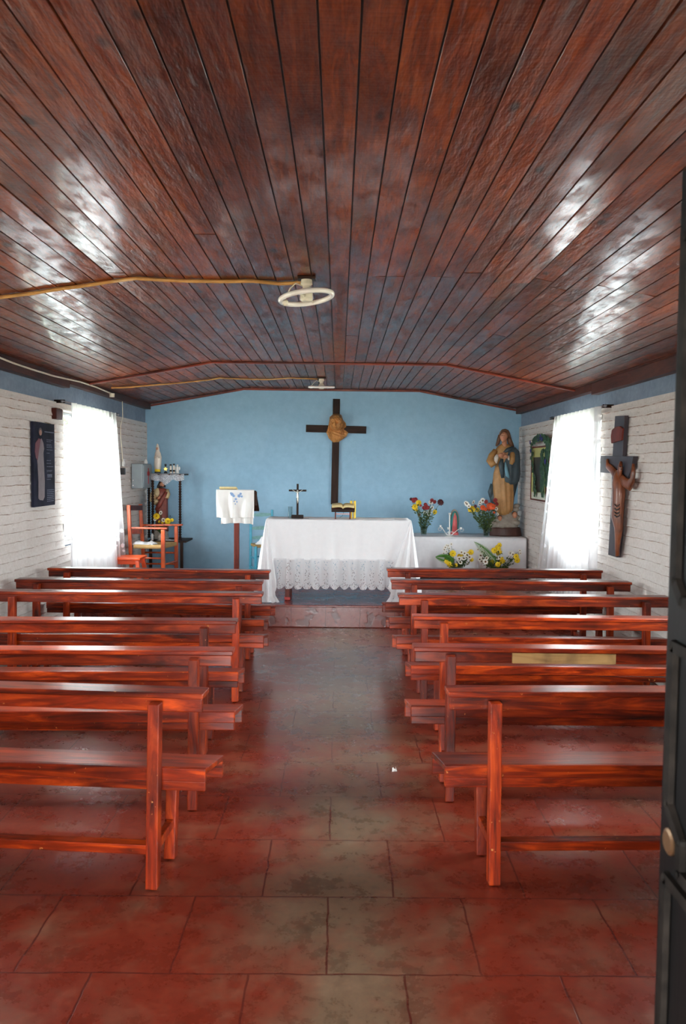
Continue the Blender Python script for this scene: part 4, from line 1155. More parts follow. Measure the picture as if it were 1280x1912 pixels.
# corner stand with turned posts
def corner_stand():
    r = thing('corner_stand', 'dark turned wood corner stand with a low table and a high shelf', 'shelf stand', (at(312, 1010, 10.42).x, 10.42, PF))
    B = r.location
    def q(px, py, Y): return at(px, py, Y)-B
    zt = at(312, 886, 10.35).z-PF; zl = .43
    def post(name, px, Y, z0, z1, w=.016):
        x = q(px, 950, Y).x; n = 26; pr = []
        for i in range(n*4+1):
            t = i/(n*4); pr.append((w*(1+.28*math.sin(2*PI*t*n)), z0+(z1-z0)*t))
        MB().lathe(pr, (x, Y-B.y, 0), 12).build(name, M['dark_wood'], r, smooth=True)
    for px, Y in ((285, 10.30), (336, 10.30), (278, 10.62)): post('turned_post', px, Y, zl, zt)
    a, b = q(283, 882, 10.28), q(342, 886, 10.28)
    MB().box(((a.x+b.x)/2, -.0+.03, zt), (b.x-a.x, .38, .018)).build('top_shelf', M['dark_wood_x'], r, bevel=.003)
    a, b = q(276, 1010, 10.2), q(347, 1010, 10.2)
    MB().box(((a.x+b.x)/2, .02, zl-.012), (b.x-a.x, .46, .024)).build('table_top', M['dark_wood_x'], r, bevel=.003)
    for px in (281, 339):
        for Y in (10.24, 10.62): MB().box((q(px, 1000, Y).x, Y-B.y, (zl-.024)/2), (.036, .036, zl-.024)).build('leg', M['dark_wood'], r, bevel=.004)
    z0 = zt+PF
    # lace cloth over the top shelf
    c = thing('shelf_lace', 'white scalloped lace cloth hanging over the top of the corner stand', 'cloth', (B.x, 10.3, z0+.012))
    xa, xb = at(281, 880, 10.26).x-B.x, at(344, 880, 10.26).x-B.x
    g = []; 
    for i in range(61):
        u = i/60; x = xa+(xb-xa)*u
        dr = .075+.018*abs(math.sin(PI*u*3))+ (.06*max(0, 1-abs(u-.42)/.2))
        y = -.05-.012*math.sin(u*20)
        g.append([Vector((x, .16, 0)), Vector((x, -.03, .002)), Vector((x, y, -.01)), Vector((x, y-.01, -dr*.5)), Vector((x+.004, y-.006, -dr))])
    MB().grid(g).build('lace_sheet', M['lace_small'], c, smooth=True, fixn=False)
    k = mpp(10.35)
    def base(px, Y=10.36): return Vector((at(px, 875, Y).x, Y, z0+.016))
    def s(name, lab, cat, px, Y=10.36, group=None): return thing(name, lab, cat, base(px, Y), group=group)
    # white figurine
    f = s('white_lady_figurine', 'white veiled lady figurine with a yellow band on the top of the corner stand', 'figurine', 294)
    MB().lathe([(0, 0), (.04, 0), (.038, .02), (0, .02)], n=18).build('base', M['black'], f)
    MB().lathe([(0, .02), (.036, .02), (.038, .05), (.030, .055), (0, .055)], n=18).build('yellow_band', M['yellow'], f, smooth=True)
    MB().loft([(.05, 0, 0, .040, .034), (.12, .003, 0, .045, .036), (.20, .006, 0, .046, .038), (.26, .004, 0, .036, .032), (.29, .002, 0, .024, .024), (.33, 0, 0, .023, .024), (.37, -.001, 0, .013, .015), (.385, -.001, 0, .003, .004)], 28, .04, 8).build('veil', M['glaze'], f, smooth=True)
    hc = (0.0, -.022, .318); o = head_mesh(hc, .036).build('face', M['skin'], f, smooth=True); face_bits(o, hc, .036)
    h2 = MB(); h2.tube([(-.03, -.03, .2), (-.01, -.045, .225), (0, -.046, .25)], [.012, .01, .005], 8); h2.tube([(.032, -.03, .2), (.012, -.045, .225), (.002, -.046, .25)], [.012, .01, .005], 8); h2.build('joined_hands', M['glaze'], f, smooth=True)
    st = s('star_ornament', 'small dark star shaped ornament on a stand beside the white lady figurine', 'ornament', 309)
    pts = []
    for i in range(10):
        a = PI/2+i*PI/5; rr = .034 if i % 2 == 0 else .014; pts.append((rr*math.cos(a), -.008, .055+rr*math.sin(a)))
    MB().poly(pts, .014).build('star', M['gold'], st)
    MB().lathe([(0, 0), (.024, 0), (.02, .015), (.006, .025), (0, .025)], n=14).build('base', M['black'], st)
    MB().lathe([(0, .085), (.008, .085), (.014, .1), (.014, .12), (0, .122)], n=12).build('cap', M['black'], st)
    for px, tall, lab in ((318.5, .118, 'small glass salt bottle with dark cap, left one of the pair on the corner stand'), (324.5, .125, 'small glass bottle with dark cap, right one of the pair beside the white lace')):
        o = s('small_bottle', lab, 'bottle', px, group='small bottles on the corner stand')
        MB().lathe([(0, 0), (.014, 0), (.015, .02), (.011, .045), (.015, .06), (.012, .09), (.008, tall-.01), (0, tall-.01)], n=14).build('body', M['glaze'], o, smooth=True)
        MB().lathe([(0, tall-.02), (.014, tall-.02), (.014, tall), (0, tall)], n=12).build('cap', M['black'], o)
        MB().lathe([(.0155, .022), (.0165, .03), (.0125, .045)], n=12).build('label_band', M['dark_wood'], o)
    an = s('cherub_figurine', 'little white cherub figurine at the right end of the corner stand', 'figurine', 331, 10.42)
    MB().loft([(0, 0, 0, .025, .02), (.05, 0, 0, .02, .018), (.08, .0, 0, .015, .014), (.09, 0, 0, .006, .006)], 16, .05, 5).build('body', M['white_paint'], an, smooth=True)
    MB().ball((0, 0, .103), .014).build('head', M['white_paint'], an, smooth=True)
    wg = MB(); 
    for sx in (-1, 1): wg.ball((sx*.022, .008, .065), (.014, .004, .026), 10, 8)
    wg.build('wings', M['white_paint'], an, smooth=True)
    # flowers in front of statue
    fl = thing('flower_spray', 'low spray of yellow and white flowers in front of the robed man statue', 'flowers', (at(301, 980, 10.22).x, 10.22, PF+zl+.0))
    FB = fl.location; 
    MB().lathe([(0, 0), (.03, 0), (.04, .05), (.03, .09), (0, .09)], n=14).build('jar', M['glaze'], fl, smooth=True)
    stem = MB()
    for px, py, kind, sz in ((292, 964, 'yellow', .036), (313, 973, 'yellow', .036), (321, 971, 'yellow', .02), (300, 957.5, 'daisy', .018), (305, 971, 'daisy', .02), (297, 974, 'yellow', .015), (289, 970, 'daisy', .014), (303, 976, 'yellow', .014)):
        t = at(px, py, 10.2)-FB; stem.tube([(0, 0, .07), (t.x*.6, t.y*.5, .5*(t.z+.08)), t+Vector((0, .012, 0))], .003, 6)
        flower(fl, t, kind, sz)
    for i in range(14):
        a = random.uniform(0, 2*PI); d = random.uniform(.03, .12); leaf(stem, (0, 0, .09), (d*math.cos(a), d*.4*math.sin(a), .09+random.uniform(.02, .12)), .02)
    stem.build('stems', M['leaf'], fl)
    # candle stub and papers on the low table
    cd = thing('white_candle', 'short white candle on the low table of the corner stand', 'candle', (at(284, 1003, 10.22).x, 10.22, PF+zl))
    MB().lathe([(0, 0), (.016, 0), (.016, .075), (.009, .09), (0, .092)], n=16).build('wax', M['white_paint'], cd, smooth=True)
    MB().tube([(0, 0, .088), (0, 0, .104)], .0015, 6).build('wick', M['black'], cd)
    crumpled('paper_sheet', 'loose white paper lying on the low table of the corner stand', 'paper', (at(312, 1008, 10.3).x, 10.26, PF+zl+.001), .22, .16, .012, M['white_paint'], 31, solid=.001)

def leaf(mb, a, b, w, mi=0):
    a, b = Vector(a), Vector(b); t = (b-a); L_ = t.length
    if L_ < 1e-5: return
    t.normalize(); s_ = t.cross(Vector((0, .6, .8)));
    if s_.length < .01: s_ = Vector((1, 0, 0))
    s_.normalize(); u = s_.cross(t)
    m1 = a+t*L_*.45
    mb.add([a, m1+s_*w/2+u*w*.12, b, m1-s_*w/2+u*w*.12, m1-u*w*.1], [(0, 1, 4), (1, 2, 4), (2, 3, 4), (3, 0, 4)], mi)
FC = {}
def flower(parent, loc_, kind, size):
    """a single flower head facing roughly the door"""
    name = {'daisy': 'daisy', 'yellow': 'yellow_bloom', 'orange': 'orange_bloom', 'crimson': 'red_bloom', 'maroon': 'maroon_bloom'}[kind]
    if kind not in FC:
        mb = MB(); rr = random.Random(hash(kind) % 97 if False else len(kind))
        if kind == 'daisy':
            n = 11
            for i in range(n):
                a = 2*PI*i/n; d = Vector((math.cos(a), 0, math.sin(a))); s_ = Vector((-math.sin(a), 0, math.cos(a)))
                b = [d*.28+Vector((0, -.05, 0)), d*.7+s_*.22+Vector((0, -.16, 0)), d*1.0+s_*.1+Vector((0, -.08, 0)), d*1.0-s_*.1+Vector((0, -.08, 0)), d*.7-s_*.22+Vector((0, -.16, 0))]
                mb.add(b, [(0, 1, 2, 3, 4)], 0)
            mb.ball((0, -.14, 0), (.30, .16, .30), 10, 6, mi=1)
            mats = [M['petal_white'], M['eye_brown']]
        else:
            for ring, (n, R_, y0) in enumerate(((10, 1.0, 0), (9, .82, -.18), (7, .58, -.34), (5, .34, -.46))):
                for i in range(n):
                    a = 2*PI*(i+.5*ring)/n; d = Vector((math.cos(a), 0, math.sin(a))); s_ = Vector((-math.sin(a), 0, math.cos(a)))
                    w = .28*R_+.06
                    b = [d*.05+Vector((0, y0+.1, 0)), d*R_*.6+s_*w+Vector((0, y0-.12, 0)), d*R_+s_*w*.4+Vector((0, y0+.02, 0)), d*R_-s_*w*.4+Vector((0, y0+.02, 0)), d*R_*.6-s_*w+Vector((0, y0-.12, 0))]
                    mb.add(b, [(0, 1, 2, 3, 4)], 0)
            mb.ball((0, -.42, 0), (.16, .14, .16), 8, 5, mi=1)
            mats = [M[kind], M['eye_brown']]
        o = mb.build(name, mats, parent, fixn=False); FC[kind] = o
    else:
        o = FC[kind].copy(); COL.objects.link(o); o.parent = parent
    size = size*(1.5 if kind == 'daisy' else 1.18); o.location = loc_; o.scale = (size,)*3
    o.rotation_euler = (random.uniform(-.5, .25), random.uniform(0, 3), random.uniform(-.5, .5))
    return o
corner_stand()

# ------------------------------------------------------------------ side table, vases, bouquets
SY0, SY1, SX0, SX1, SZ = 10.03, 10.72, .80, 2.385, .752
st = thing('side_table', 'low wooden side table hidden under a plain white cloth below the statue', 'table', (1.6, 10.37, PF))
MB().box(loc(st, ((SX0+SX1)/2, (SY0+SY1)/2, SZ-.02)), (SX1-SX0-.02, SY1-SY0-.02, .03)).build('tabletop', M['lect_wood'], st)
for x in (SX0+.06, SX1-.06):
    for y in (SY0+.06, SY1-.06): MB().box(loc(st, (x, y, PF+(SZ-.035-PF)/2)), (.05, .05, SZ-.035-PF)).build('leg', M['lect_wood'], st)
def side_cloth():
    r = thing('side_table_cloth', 'plain white cloth covering the side table under the statue', 'tablecloth', (1.6, 10.37, SZ))
    P = []
    def w(s, v): return v*(.010*math.sin(s*9+1)+.006*math.sin(s*23))
    seq = []
    for i in range(12): u = i/11; seq.append((SX0, SY1-(SY1-SY0)*u, -1, 0, u))
    for i in range(1, 80): u = i/79; seq.append((SX0+(SX1-SX0)*u, SY0, 0, -1, 1+u*3))
    for i in range(1, 14): u = i/13; seq.append((SX1, SY0+(SY1-SY0)*u, 1, 0, 4+u))
    for x, y, nx, ny, s in seq:
        col = [Vector((x, y, SZ))]
        for j in range(1, 15):
            v = j/14; drop = (SZ-PF-.01)*v; 
            if nx > 0: drop = .36*v+.03*math.sin(s*8)*v; dd = .015+.01*v
            else: dd = .006+w(s, v)+.010*v
            col.append(Vector((x+nx*dd, y+ny*dd, SZ-drop)))
        P.append(col)
    mb = MB().grid([[p-r.location for p in c] for c in P])
    mb.grid([[Vector((SX0+(SX1-SX0)*i/20, SY0+(SY1-SY0)*j/6, SZ+.001))-r.location for j in range(7)] for i in range(21)])
    mb.build('cloth_sheet', M['cloth2'], r, smooth=True, solid=.003)
side_cloth()

def bouquet(label, group, base, spec, stemz, leaves=26, spread=.10, ferns=(), extra=()):
    r = thing('flower_bouquet', label, 'flowers', base, group=group)
    st_ = MB(); Y = base[1]; rnd = random.Random(len(label))
    for px, py, kind, sz in spec:
        dy = rnd.uniform(-.07, .05); t = at(px, py, Y+dy)-r.location
        b = Vector((rnd.uniform(-.012, .012), rnd.uniform(-.01, .01), stemz))
        st_.tube([b, Vector((b.x*.5+t.x*.45, t.y*.4, stemz+(t.z-stemz)*.55)), t+Vector((0, .01, 0))], .0022, 5)
        flower(r, t, kind, sz)
        for _ in range(2):
            f = rnd.uniform(.35, .85); c = Vector((t.x*f, t.y*f, stemz+(t.z-stemz)*f)); leaf(st_, c, c+Vector((rnd.uniform(-.04, .04), rnd.uniform(-.03, .02), rnd.uniform(-.01, .05))), .016)
    for _ in range(leaves*3):
        px, py, kind, sz = rnd.choice(spec); t = at(px, py, Y)-r.location; f = rnd.uniform(.2, .8); c = Vector((t.x*f, t.y*f+rnd.uniform(-.03, .03), stemz+(t.z-stemz)*f))
        leaf(st_, c, c+Vector((rnd.uniform(-.05, .05), rnd.uniform(-.04, .02), rnd.uniform(-.02, .045))), .024)
    st_.build('stems_and_leaves', M['leaf'], r)
    for (x0, y0, x1, y1, w) in ferns:
        a = at(x0, y0, Y-.03)-r.location; b = at(x1, y1, Y-.10)-r.location; fm = MB(); fm.tube([a, a.lerp(b, .5)+Vector((0, 0, .008)), b], [.003, .002, .001], 6)
        d = (b-a).normalized(); s_ = Vector((d.z, 0, -d.x))
        for i in range(26):
            f = (i+1)/27; c = a.lerp(b, f)+Vector((0, 0, .008*math.sin(PI*f))); ww = w*math.sin(PI*min(1, f*.9+.12))**.7*(1-f*.35)
            for sg in (-1, 1): leaf(fm, c, c+s_*sg*ww+d*ww*.55, .015)
        fm.build('fern_frond', M['fern'], r)
    return r
G = 'flower bouquets around the side table'
v1 = at(790.5, 996, 10.33); v1.z = SZ+.004
v2 = at(907, 999.5, 10.18); v2.z = SZ+.004
def vase(label, p, hpx, wpx, Y):
    k = mpp(Y); h = hpx*k; w = wpx*k/2
    r = thing('glass_vase', label, 'vase', p)
    MB().lathe([(0.001, 0), (w*.7, 0), (w*.78, .01), (w, h*.55), (w*.93, h*.92), (w*1.0, h), (w*.95, h), (w*.88, h*.9), (w*.93, h*.55), (w*.70, .014), (0.001, .014)], n=24).build('glass_body', M['glass'], r, smooth=True)
    wt = NT('greenish vase water'); 
    MB().lathe([(0.001, .016), (w*.68, .016), (w*.9, h*.55), (0.001, h*.55)], n=20).build('water', M['vasewater'], r, smooth=True)
    return r
def m_water():
    n = NT('greenish vase water'); n.t.nodes.remove(n.b)
    tr = n.n('ShaderNodeBsdfTransparent'); tr.inputs[0].default_value = (.62, .66, .48, 1); gl = n.n('ShaderNodeBsdfGlossy'); gl.inputs['Roughness'].default_value = .05
    mx = n.n('ShaderNodeMixShader'); mx.inputs[0].default_value = .08; n.l(tr.outputs[0], mx.inputs[1]); n.l(gl.outputs[0], mx.inputs[2]); n.l(mx.outputs[0], n.out.inputs[0]); return n.m
M['vasewater'] = m_water()
vase('clear glass vase with mixed flowers nearest the altar on the side table', v1, 29, 14, 10.33)
vase('clear glass vase with mixed flowers beside the statue on the side table', v2, 30, 12, 10.18)
bouquet('mixed red, yellow and dark maroon flowers in the vase nearest the altar', G, (v1.x, 10.33, v1.z),
    [(774, 946.5, 'yellow', .034), (781, 939, 'yellow', .034), (811.5, 956, 'yellow', .028), (772, 934, 'crimson', .03), (767, 932, 'maroon', .018), (776, 932, 'crimson', .022), (822, 938, 'maroon', .038), (806, 934, 'crimson', .022), (811, 937, 'crimson', .022),
     (795, 947, 'crimson', .032), (799, 948, 'crimson', .024), (794, 942, 'crimson', .022), (790, 948, 'crimson', .020), (804, 938, 'daisy', .022), (806, 948, 'daisy', .022), (802, 955, 'daisy', .022), (800, 960, 'daisy', .018), (782, 961, 'orange', .018), (777, 952, 'yellow', .018), (793, 957, 'daisy', .018), (785, 944, 'crimson', .014)], .02, 46)
bouquet('mixed orange, white and yellow flowers in the vase beside the statue', G, (v2.x, 10.18, v2.z),
    [(880, 951, 'yellow', .044), (871, 941, 'daisy', .022), (875, 945, 'daisy', .018), (869, 939, 'daisy', .018), (883, 937.5, 'daisy', .020), (891, 952, 'yellow', .026), (895, 942, 'daisy', .018), (901, 934.5, 'daisy', .024), (907, 937, 'crimson', .024), (914, 945, 'orange', .040), (919, 946, 'orange', .036), (901, 948, 'orange', .030), (906, 951, 'orange', .020),
     (912, 950, 'orange', .026), (896, 938, 'daisy', .016), (926, 950, 'daisy', .016), (924, 934, 'crimson', .026), (927, 941, 'crimson', .022), (887, 945, 'maroon', .018), (899, 957, 'daisy', .015), (922, 957, 'orange', .015), (928, 960, 'daisy', .014)], .02, 90)
bouquet('low white and yellow bouquet with a fern, left of the two before the side table', G, (at(851, 1060, 9.85).x, 9.85, PF),
    [(845, 1033.5, 'yellow', .036), (857, 1038, 'yellow', .024), (862, 1036, 'yellow', .024), (879, 1031, 'yellow', .030), (874, 1034, 'yellow', .024), (871, 1034, 'yellow', .020), (880, 1045, 'yellow', .024), (833, 1048, 'yellow', .034), (838, 1052, 'yellow', .030), (851, 1055, 'yellow', .020), (832, 1044, 'yellow', .02), (842, 1057, 'yellow', .03),
     (861, 1031, 'daisy', .020), (867, 1033, 'daisy', .020), (863, 1038, 'daisy', .020), (865, 1042, 'daisy', .020), (871, 1036, 'daisy', .020), (876, 1040, 'daisy', .022), (857, 1043, 'daisy', .02), (859, 1050, 'daisy', .018), (856, 1047, 'daisy', .018), (844, 1046, 'daisy', .018), (842, 1016, 'daisy', .014), (836, 1019, 'daisy', .016), (831, 1022, 'daisy', .016), (829, 1026, 'daisy', .015), (833, 1030, 'daisy', .014), (828, 1033, 'daisy', .014), (838, 1024, 'daisy', .014), (833, 1018, 'daisy', .012)], .05, 90,
    ferns=((848, 1048, 812, 1040, .075), (846, 1050, 826, 1036, .05)))
bouquet('low white and yellow bouquet with a long fern, right of the two', G, (at(930, 1060, 9.85).x, 9.85, PF),
    [(932, 1018, 'yellow', .026), (927, 1022, 'yellow', .026), (922, 1028, 'yellow', .034), (931, 1025, 'yellow', .022), (929, 1033, 'yellow', .026), (934, 1031, 'yellow', .02), (936, 1044, 'yellow', .030), (938, 1048, 'yellow', .028), (934, 1051, 'yellow', .02), (919, 1049, 'yellow', .026), (914, 1050, 'yellow', .024), (929, 1054, 'yellow', .03), (963, 1039, 'yellow', .03), (965, 1046, 'yellow', .032),
     (896, 1021, 'daisy', .018), (901, 1022, 'daisy', .02), (892, 1026, 'daisy', .016), (899, 1030, 'daisy', .022), (903, 1032, 'daisy', .02), (897, 1037, 'daisy', .024), (900, 1042, 'daisy', .024), (895, 1044, 'daisy', .022), (898, 1048, 'daisy', .022), (908, 1042, 'daisy', .02), (911, 1044, 'daisy', .018), (905.5, 1049, 'daisy', .024), (928, 1042, 'daisy', .020), (932, 1041, 'daisy', .018), (953, 1033, 'daisy', .026), (957, 1035, 'daisy', .02), (970, 1028, 'daisy', .014), (968, 1033, 'daisy', .014), (971, 1033, 'daisy', .012)], .05, 90,
    ferns=((927, 1052, 884, 1011, .07),))

# small white metal candelabra and little painted figurine
def candelabra():
    Y = 10.12; k = mpp(Y); b = at(838.5, 1001, Y); b.z = SZ+.004
    r = thing('candelabra', 'small white metal candelabra with curled arms on the side table', 'candelabra', b)
    def q(px, py, dy=0): 
        v = at(px, py, Y+dy)-r.location; v.z = max(v.z, .003); return v
    MB().lathe([(0, 0), (9.5*k, 0), (9.5*k, .004), (3*k, .010), (0, .012)], n=24).build('base', M['white_paint'], r, smooth=True)
    MB().tube([q(839, 1000), q(839, 961)], .0085, 12).build('stem', M['white_paint'], r, smooth=True)
    MB().lathe([(0, 0), (.012, 0), (.017, .02), (.015, .022), (0, .018)], (q(839, 961).x, 0, q(839, 961).z), 14).build('candle_cup', M['white_paint'], r, smooth=True)
    for pts, cup in (([(838, 1000), (833, 998), (828, 990), (824, 984)], (822, 984)), ([(840, 1000), (845, 997), (852, 991), (858, 987)], (860, 988)), ([(838, 999), (836.5, 992)], (836.5, 988))):
        MB().tube([q(x, y, -.02) for x, y in pts], .0045, 8).build('arm', M['white_paint'], r, smooth=True)
        c = q(*cup, -.02); MB().lathe([(0, -.005), (.010, -.004), (.014, .022), (.012, .024), (0, .015)], (c.x, c.y, c.z), 12).build('candle_cup', M['white_paint'], r, smooth=True)
    for cx_, cy_ in ((821, 988), (862, 990), (836, 997), (843, 996)):
        pts = []
        for i in range(20):
            a = i/19*2*PI*1.35; rr = (5-2.4*i/19)*k*.8; c = q(cx_, cy_, -.022); pts.append(c+Vector((rr*math.cos(a), 0, rr*math.sin(a))))
        MB().tube(pts, .0022, 6).build('scroll', M['white_paint'], r, smooth=True)
candelabra()
def small_lady():
    Y = 10.42; k = mpp(Y); b = at(848, 996, Y); b.z = SZ+.004
    r = thing('painted_lady_figurine', 'small figurine in rose dress and teal cloak behind the candelabra', 'figurine', b)
    def z(py): return at(848, py, Y).z-b.z
    MB().loft([(0, 0, 0, 7.5*k, .04), (z(995)+.004, 0, 0, 7.5*k, .04), (z(993), 0, 0, 5.5*k, .03)], 20, 0).build('base', M['rose'], r)
    MB().loft([(z(993), 0, 0, 5.5*k, .03, .05), (z(975), .3*k, -.004, 4.6*k, .028, .04), (z(966), .3*k, 0, 3.6*k, .024, .02), (z(960), .3*k, 0, 2.2*k, .016, 0)], 28, .04, 7).build('dress', M['rose'], r, smooth=True)
    MB().loft([(z(992), 0, .02, 7.4*k, .03, .03), (z(978), 0, .018, 8*k, .032, .03), (z(965), 0, .018, 6.6*k, .03, .02), (z(957), 0, .014, 4*k, .026, 0), (z(954), 0, .012, 1*k, .01, 0)], 28, .03, 7).build('cloak', M['teal'], r, smooth=True)
    hc = (0, -.014, z(960)); o = head_mesh(hc, 5*k).build('face', M['skin'], r, smooth=True); face_bits(o, hc, 5*k)
    MB().ball((0, -.026, z(969)), (2*k, .008, 1.6*k), 10, 6).build('joined_hands', M['skin'], r, smooth=True)
    g = MB(); n = 28; pts = []
    for i in range(n):
        a = 2*PI*i/n; pts.append(Vector((9.5*k*math.cos(a), .045, (z(972.5))+22*k*math.sin(a)*.98)))
    g.poly(pts, .008); g.build('aureole', M['cloud'], r)
small_lady()

# ------------------------------------------------------------------ wall pieces
def poster():
    X = XL+.004; a = on(62, 789, 0, X+.03); b = on(103, 942, 0, X+.03)
    y0, y1 = a.y, b.y; z1, z0 = 1.985, 1.262; cy, cz = (y0+y1)/2, (z0+z1)/2
    r = thing('wall_poster', 'dark blue board picture of a robed figure with lines of text on the left wall', 'picture', (X+.006, cy, cz))
    hw, hh = (y1-y0)/2, (z1-z0)/2
    n = NT('dark blue print'); v = n.coord(); f = n.noise(v, 5, 4, .6); n.set(n.ramp(f, [(.3, s2l((22, 23, 32))), (.7, s2l((46, 48, 66)))]), .8, Specular_IOR_Level=.15)
    MB().box((.012, 0, 0), (.024, hw*2, hh*2)).build('board', [n.m], r, bevel=.002)
    x = .0245
    def el(name, mat, pts, d=.0015):
        return MB().poly([(x, p[0]*hw, p[1]*hh) for p in pts], d, axis=0).build(name, mat, r)
    rb = plain('printed pale robe', (118, 102, 104), .5, .2, 20); rd = plain('printed red sash', (100, 34, 44), .5, .2, 20); sk = plain('printed skin', (150, 104, 84), .5); tx = plain('printed pale lettering', (96, 100, 122), .5)
    el('printed_figure', rb, [(-.42, .58), (-.28, .62), (-.12, .52), (-.05, .38), (-.12, .28), (-.08, .0), (-.02, -.4), (-.05, -.78), (-.2, -.86), (-.5, -.84), (-.62, -.8), (-.6, -.4), (-.66, 0), (-.72, .18), (-.6, .4)])
    el('printed_sash', rd, [(-.9, .3), (-.85, .5), (-.55, .62), (-.36, .6), (-.55, .3), (-.66, .1), (-.82, .16)], .002)
    mb = MB().ball((x, -.36*hw, .76*hh), (.002, .055*hw*2.2, .072*hh), 16, 10); mb.build('printed_face', sk, r)
    mb = MB().ball((x-.0005, -.36*hw, .78*hh), (.0015, .075*hw*2.2, .095*hh), 16, 10); mb.build('printed_hair', M['dark_hair'], r)
    rr = random.Random(3)
    def line(z, a0, a1, h=.010):
        # words as broken strokes
        p = a0; t = MB()
        while p < a1:
            w = rr.uniform(.06, .16); w = min(w, a1-p)
            t.box((x+.0005, (p+w/2)*hw, z*hh), (.001, w*hw, h*hh)); p += w+.035
        t.build('text_line', tx, r)
    line(.79, .02, .92, .022)
    for z in (.60, .56, .49, .455, .42, .36, .28, .10, .03, -.05, -.14, -.17, -.36): line(z, .2, rr.uniform(.45, .85), .010)
    for z in (-.24, -.27, -.30): line(z, .25, .7, .02)
    for i in range(7): line(-.62-.045*i, .2, .88, .014)
poster()

def wall_crucifix():
    X = XR-.012
    # axes on the wall: find y,z of photo positions
    def q(px, py, d=0): return on(px, py, 0, X-d)
    c = q(1160, 940)
    r = thing('carved_wall_crucifix', 'large rough carved wooden crucifix hanging on the right brick wall', 'crucifix', (X, c.y, q(1150, 1038).z))
    B = r.location
    slate = plain('slate stained plank', (62, 54, 60), .45, .2, 12)
    def pl(name, pts, d0, d1, mat):
        P = [q(px, py, 0)-B for px, py in pts]; P = [Vector((-d0, p.y, p.z)) for p in P]
        return MB().poly(P, -(d1-d0), axis=0).build(name, mat, r, bevel=.003)
    pl('upright', [(1155, 777), (1173, 776), (1169, 852), (1166, 900), (1163, 1000), (1158, 1041), (1142, 1036), (1147, 950), (1150, 852)], 0, .035, slate)
    pl('crossbar', [(1128, 851), (1191, 852), (1185, 880), (1174, 905), (1150, 884), (1127, 882)], .0, .04, slate)
    pl('title_plaque', [(1153, 803), (1160, 797), (1168, 796), (1173, 800), (1171, 822), (1163, 824), (1152, 828), (1151, 815)], .036, .055, M['lect_wood'])
    W = wood('orange brown carved wood', (92, 44, 24), (140, 76, 42), (166, 98, 58), 'z', .42, .2, knots=False)
    g = MB()
    def T_(pts, rad, n=12, d=.06):
        g.tube([Vector(((-(d if len(p) < 3 else p[2])), (q(p[0]+2, p[1], .055)-B).y, (q(p[0]+2, p[1], .055)-B).z)) for p in pts], rad, n)
    T_([(1149, 880, .06), (1150, 892, .065), (1152, 905, .07), (1152, 925, .07), (1151, 945, .07), (1150, 965, .07), (1152, 985, .065), (1150, 1005, .06), (1148, 1025, .055), (1148, 1038, .05)], [.035, .075, .095, .095, .088, .088, .064, .045, .034, .03], 14)
    T_([(1152, 900), (1145, 885), (1138, 876), (1131, 870), (1130, 858)], [.05, .045, .036, .032, .022])
    T_([(1156, 893), (1164, 901), (1172, 905), (1177, 896), (1178, 884), (1179, 866)], [.045, .045, .05, .036, .034, .02])
    T_([(1156, 893, .08), (1157, 880, .09), (1158, 872, .09), (1158, 862, .08)], [.03, .036, .038, .018])
    for i, v in enumerate(g.v): g.v[i] = Vector((-.04+(v.x+.04)*.5, v.y, v.z))
    o = g.build('carved_figure', W, r, smooth=True)
    lc = MB()
    for py in (942, 949, 956, 962):
        for s_ in (-1, 1):
            a = q(1153, py+4, .09)-B; b = q(1153+s_*5, py, .09)-B; lc.beam((-.102, a.y, a.z), (-.098, b.y, b.z), .008, .006, up=(1, 0, 0))
    lc.build('loincloth_grooves', M['dark_hair'], r)
    fb = MB()
    for (px, py) in ((1155.5, 871), (1160, 871)):
        a = q(px+2, py, .08)-B; fb.ball((-.084, a.y, a.z), (.006, .01, .006), 8, 6)
    a = q(1160, 876, .08)-B; fb.ball((-.085, a.y, a.z), (.006, .014, .004), 8, 6)
    fb.build('carved_face_marks', M['dark_hair'], r)
wall_crucifix()

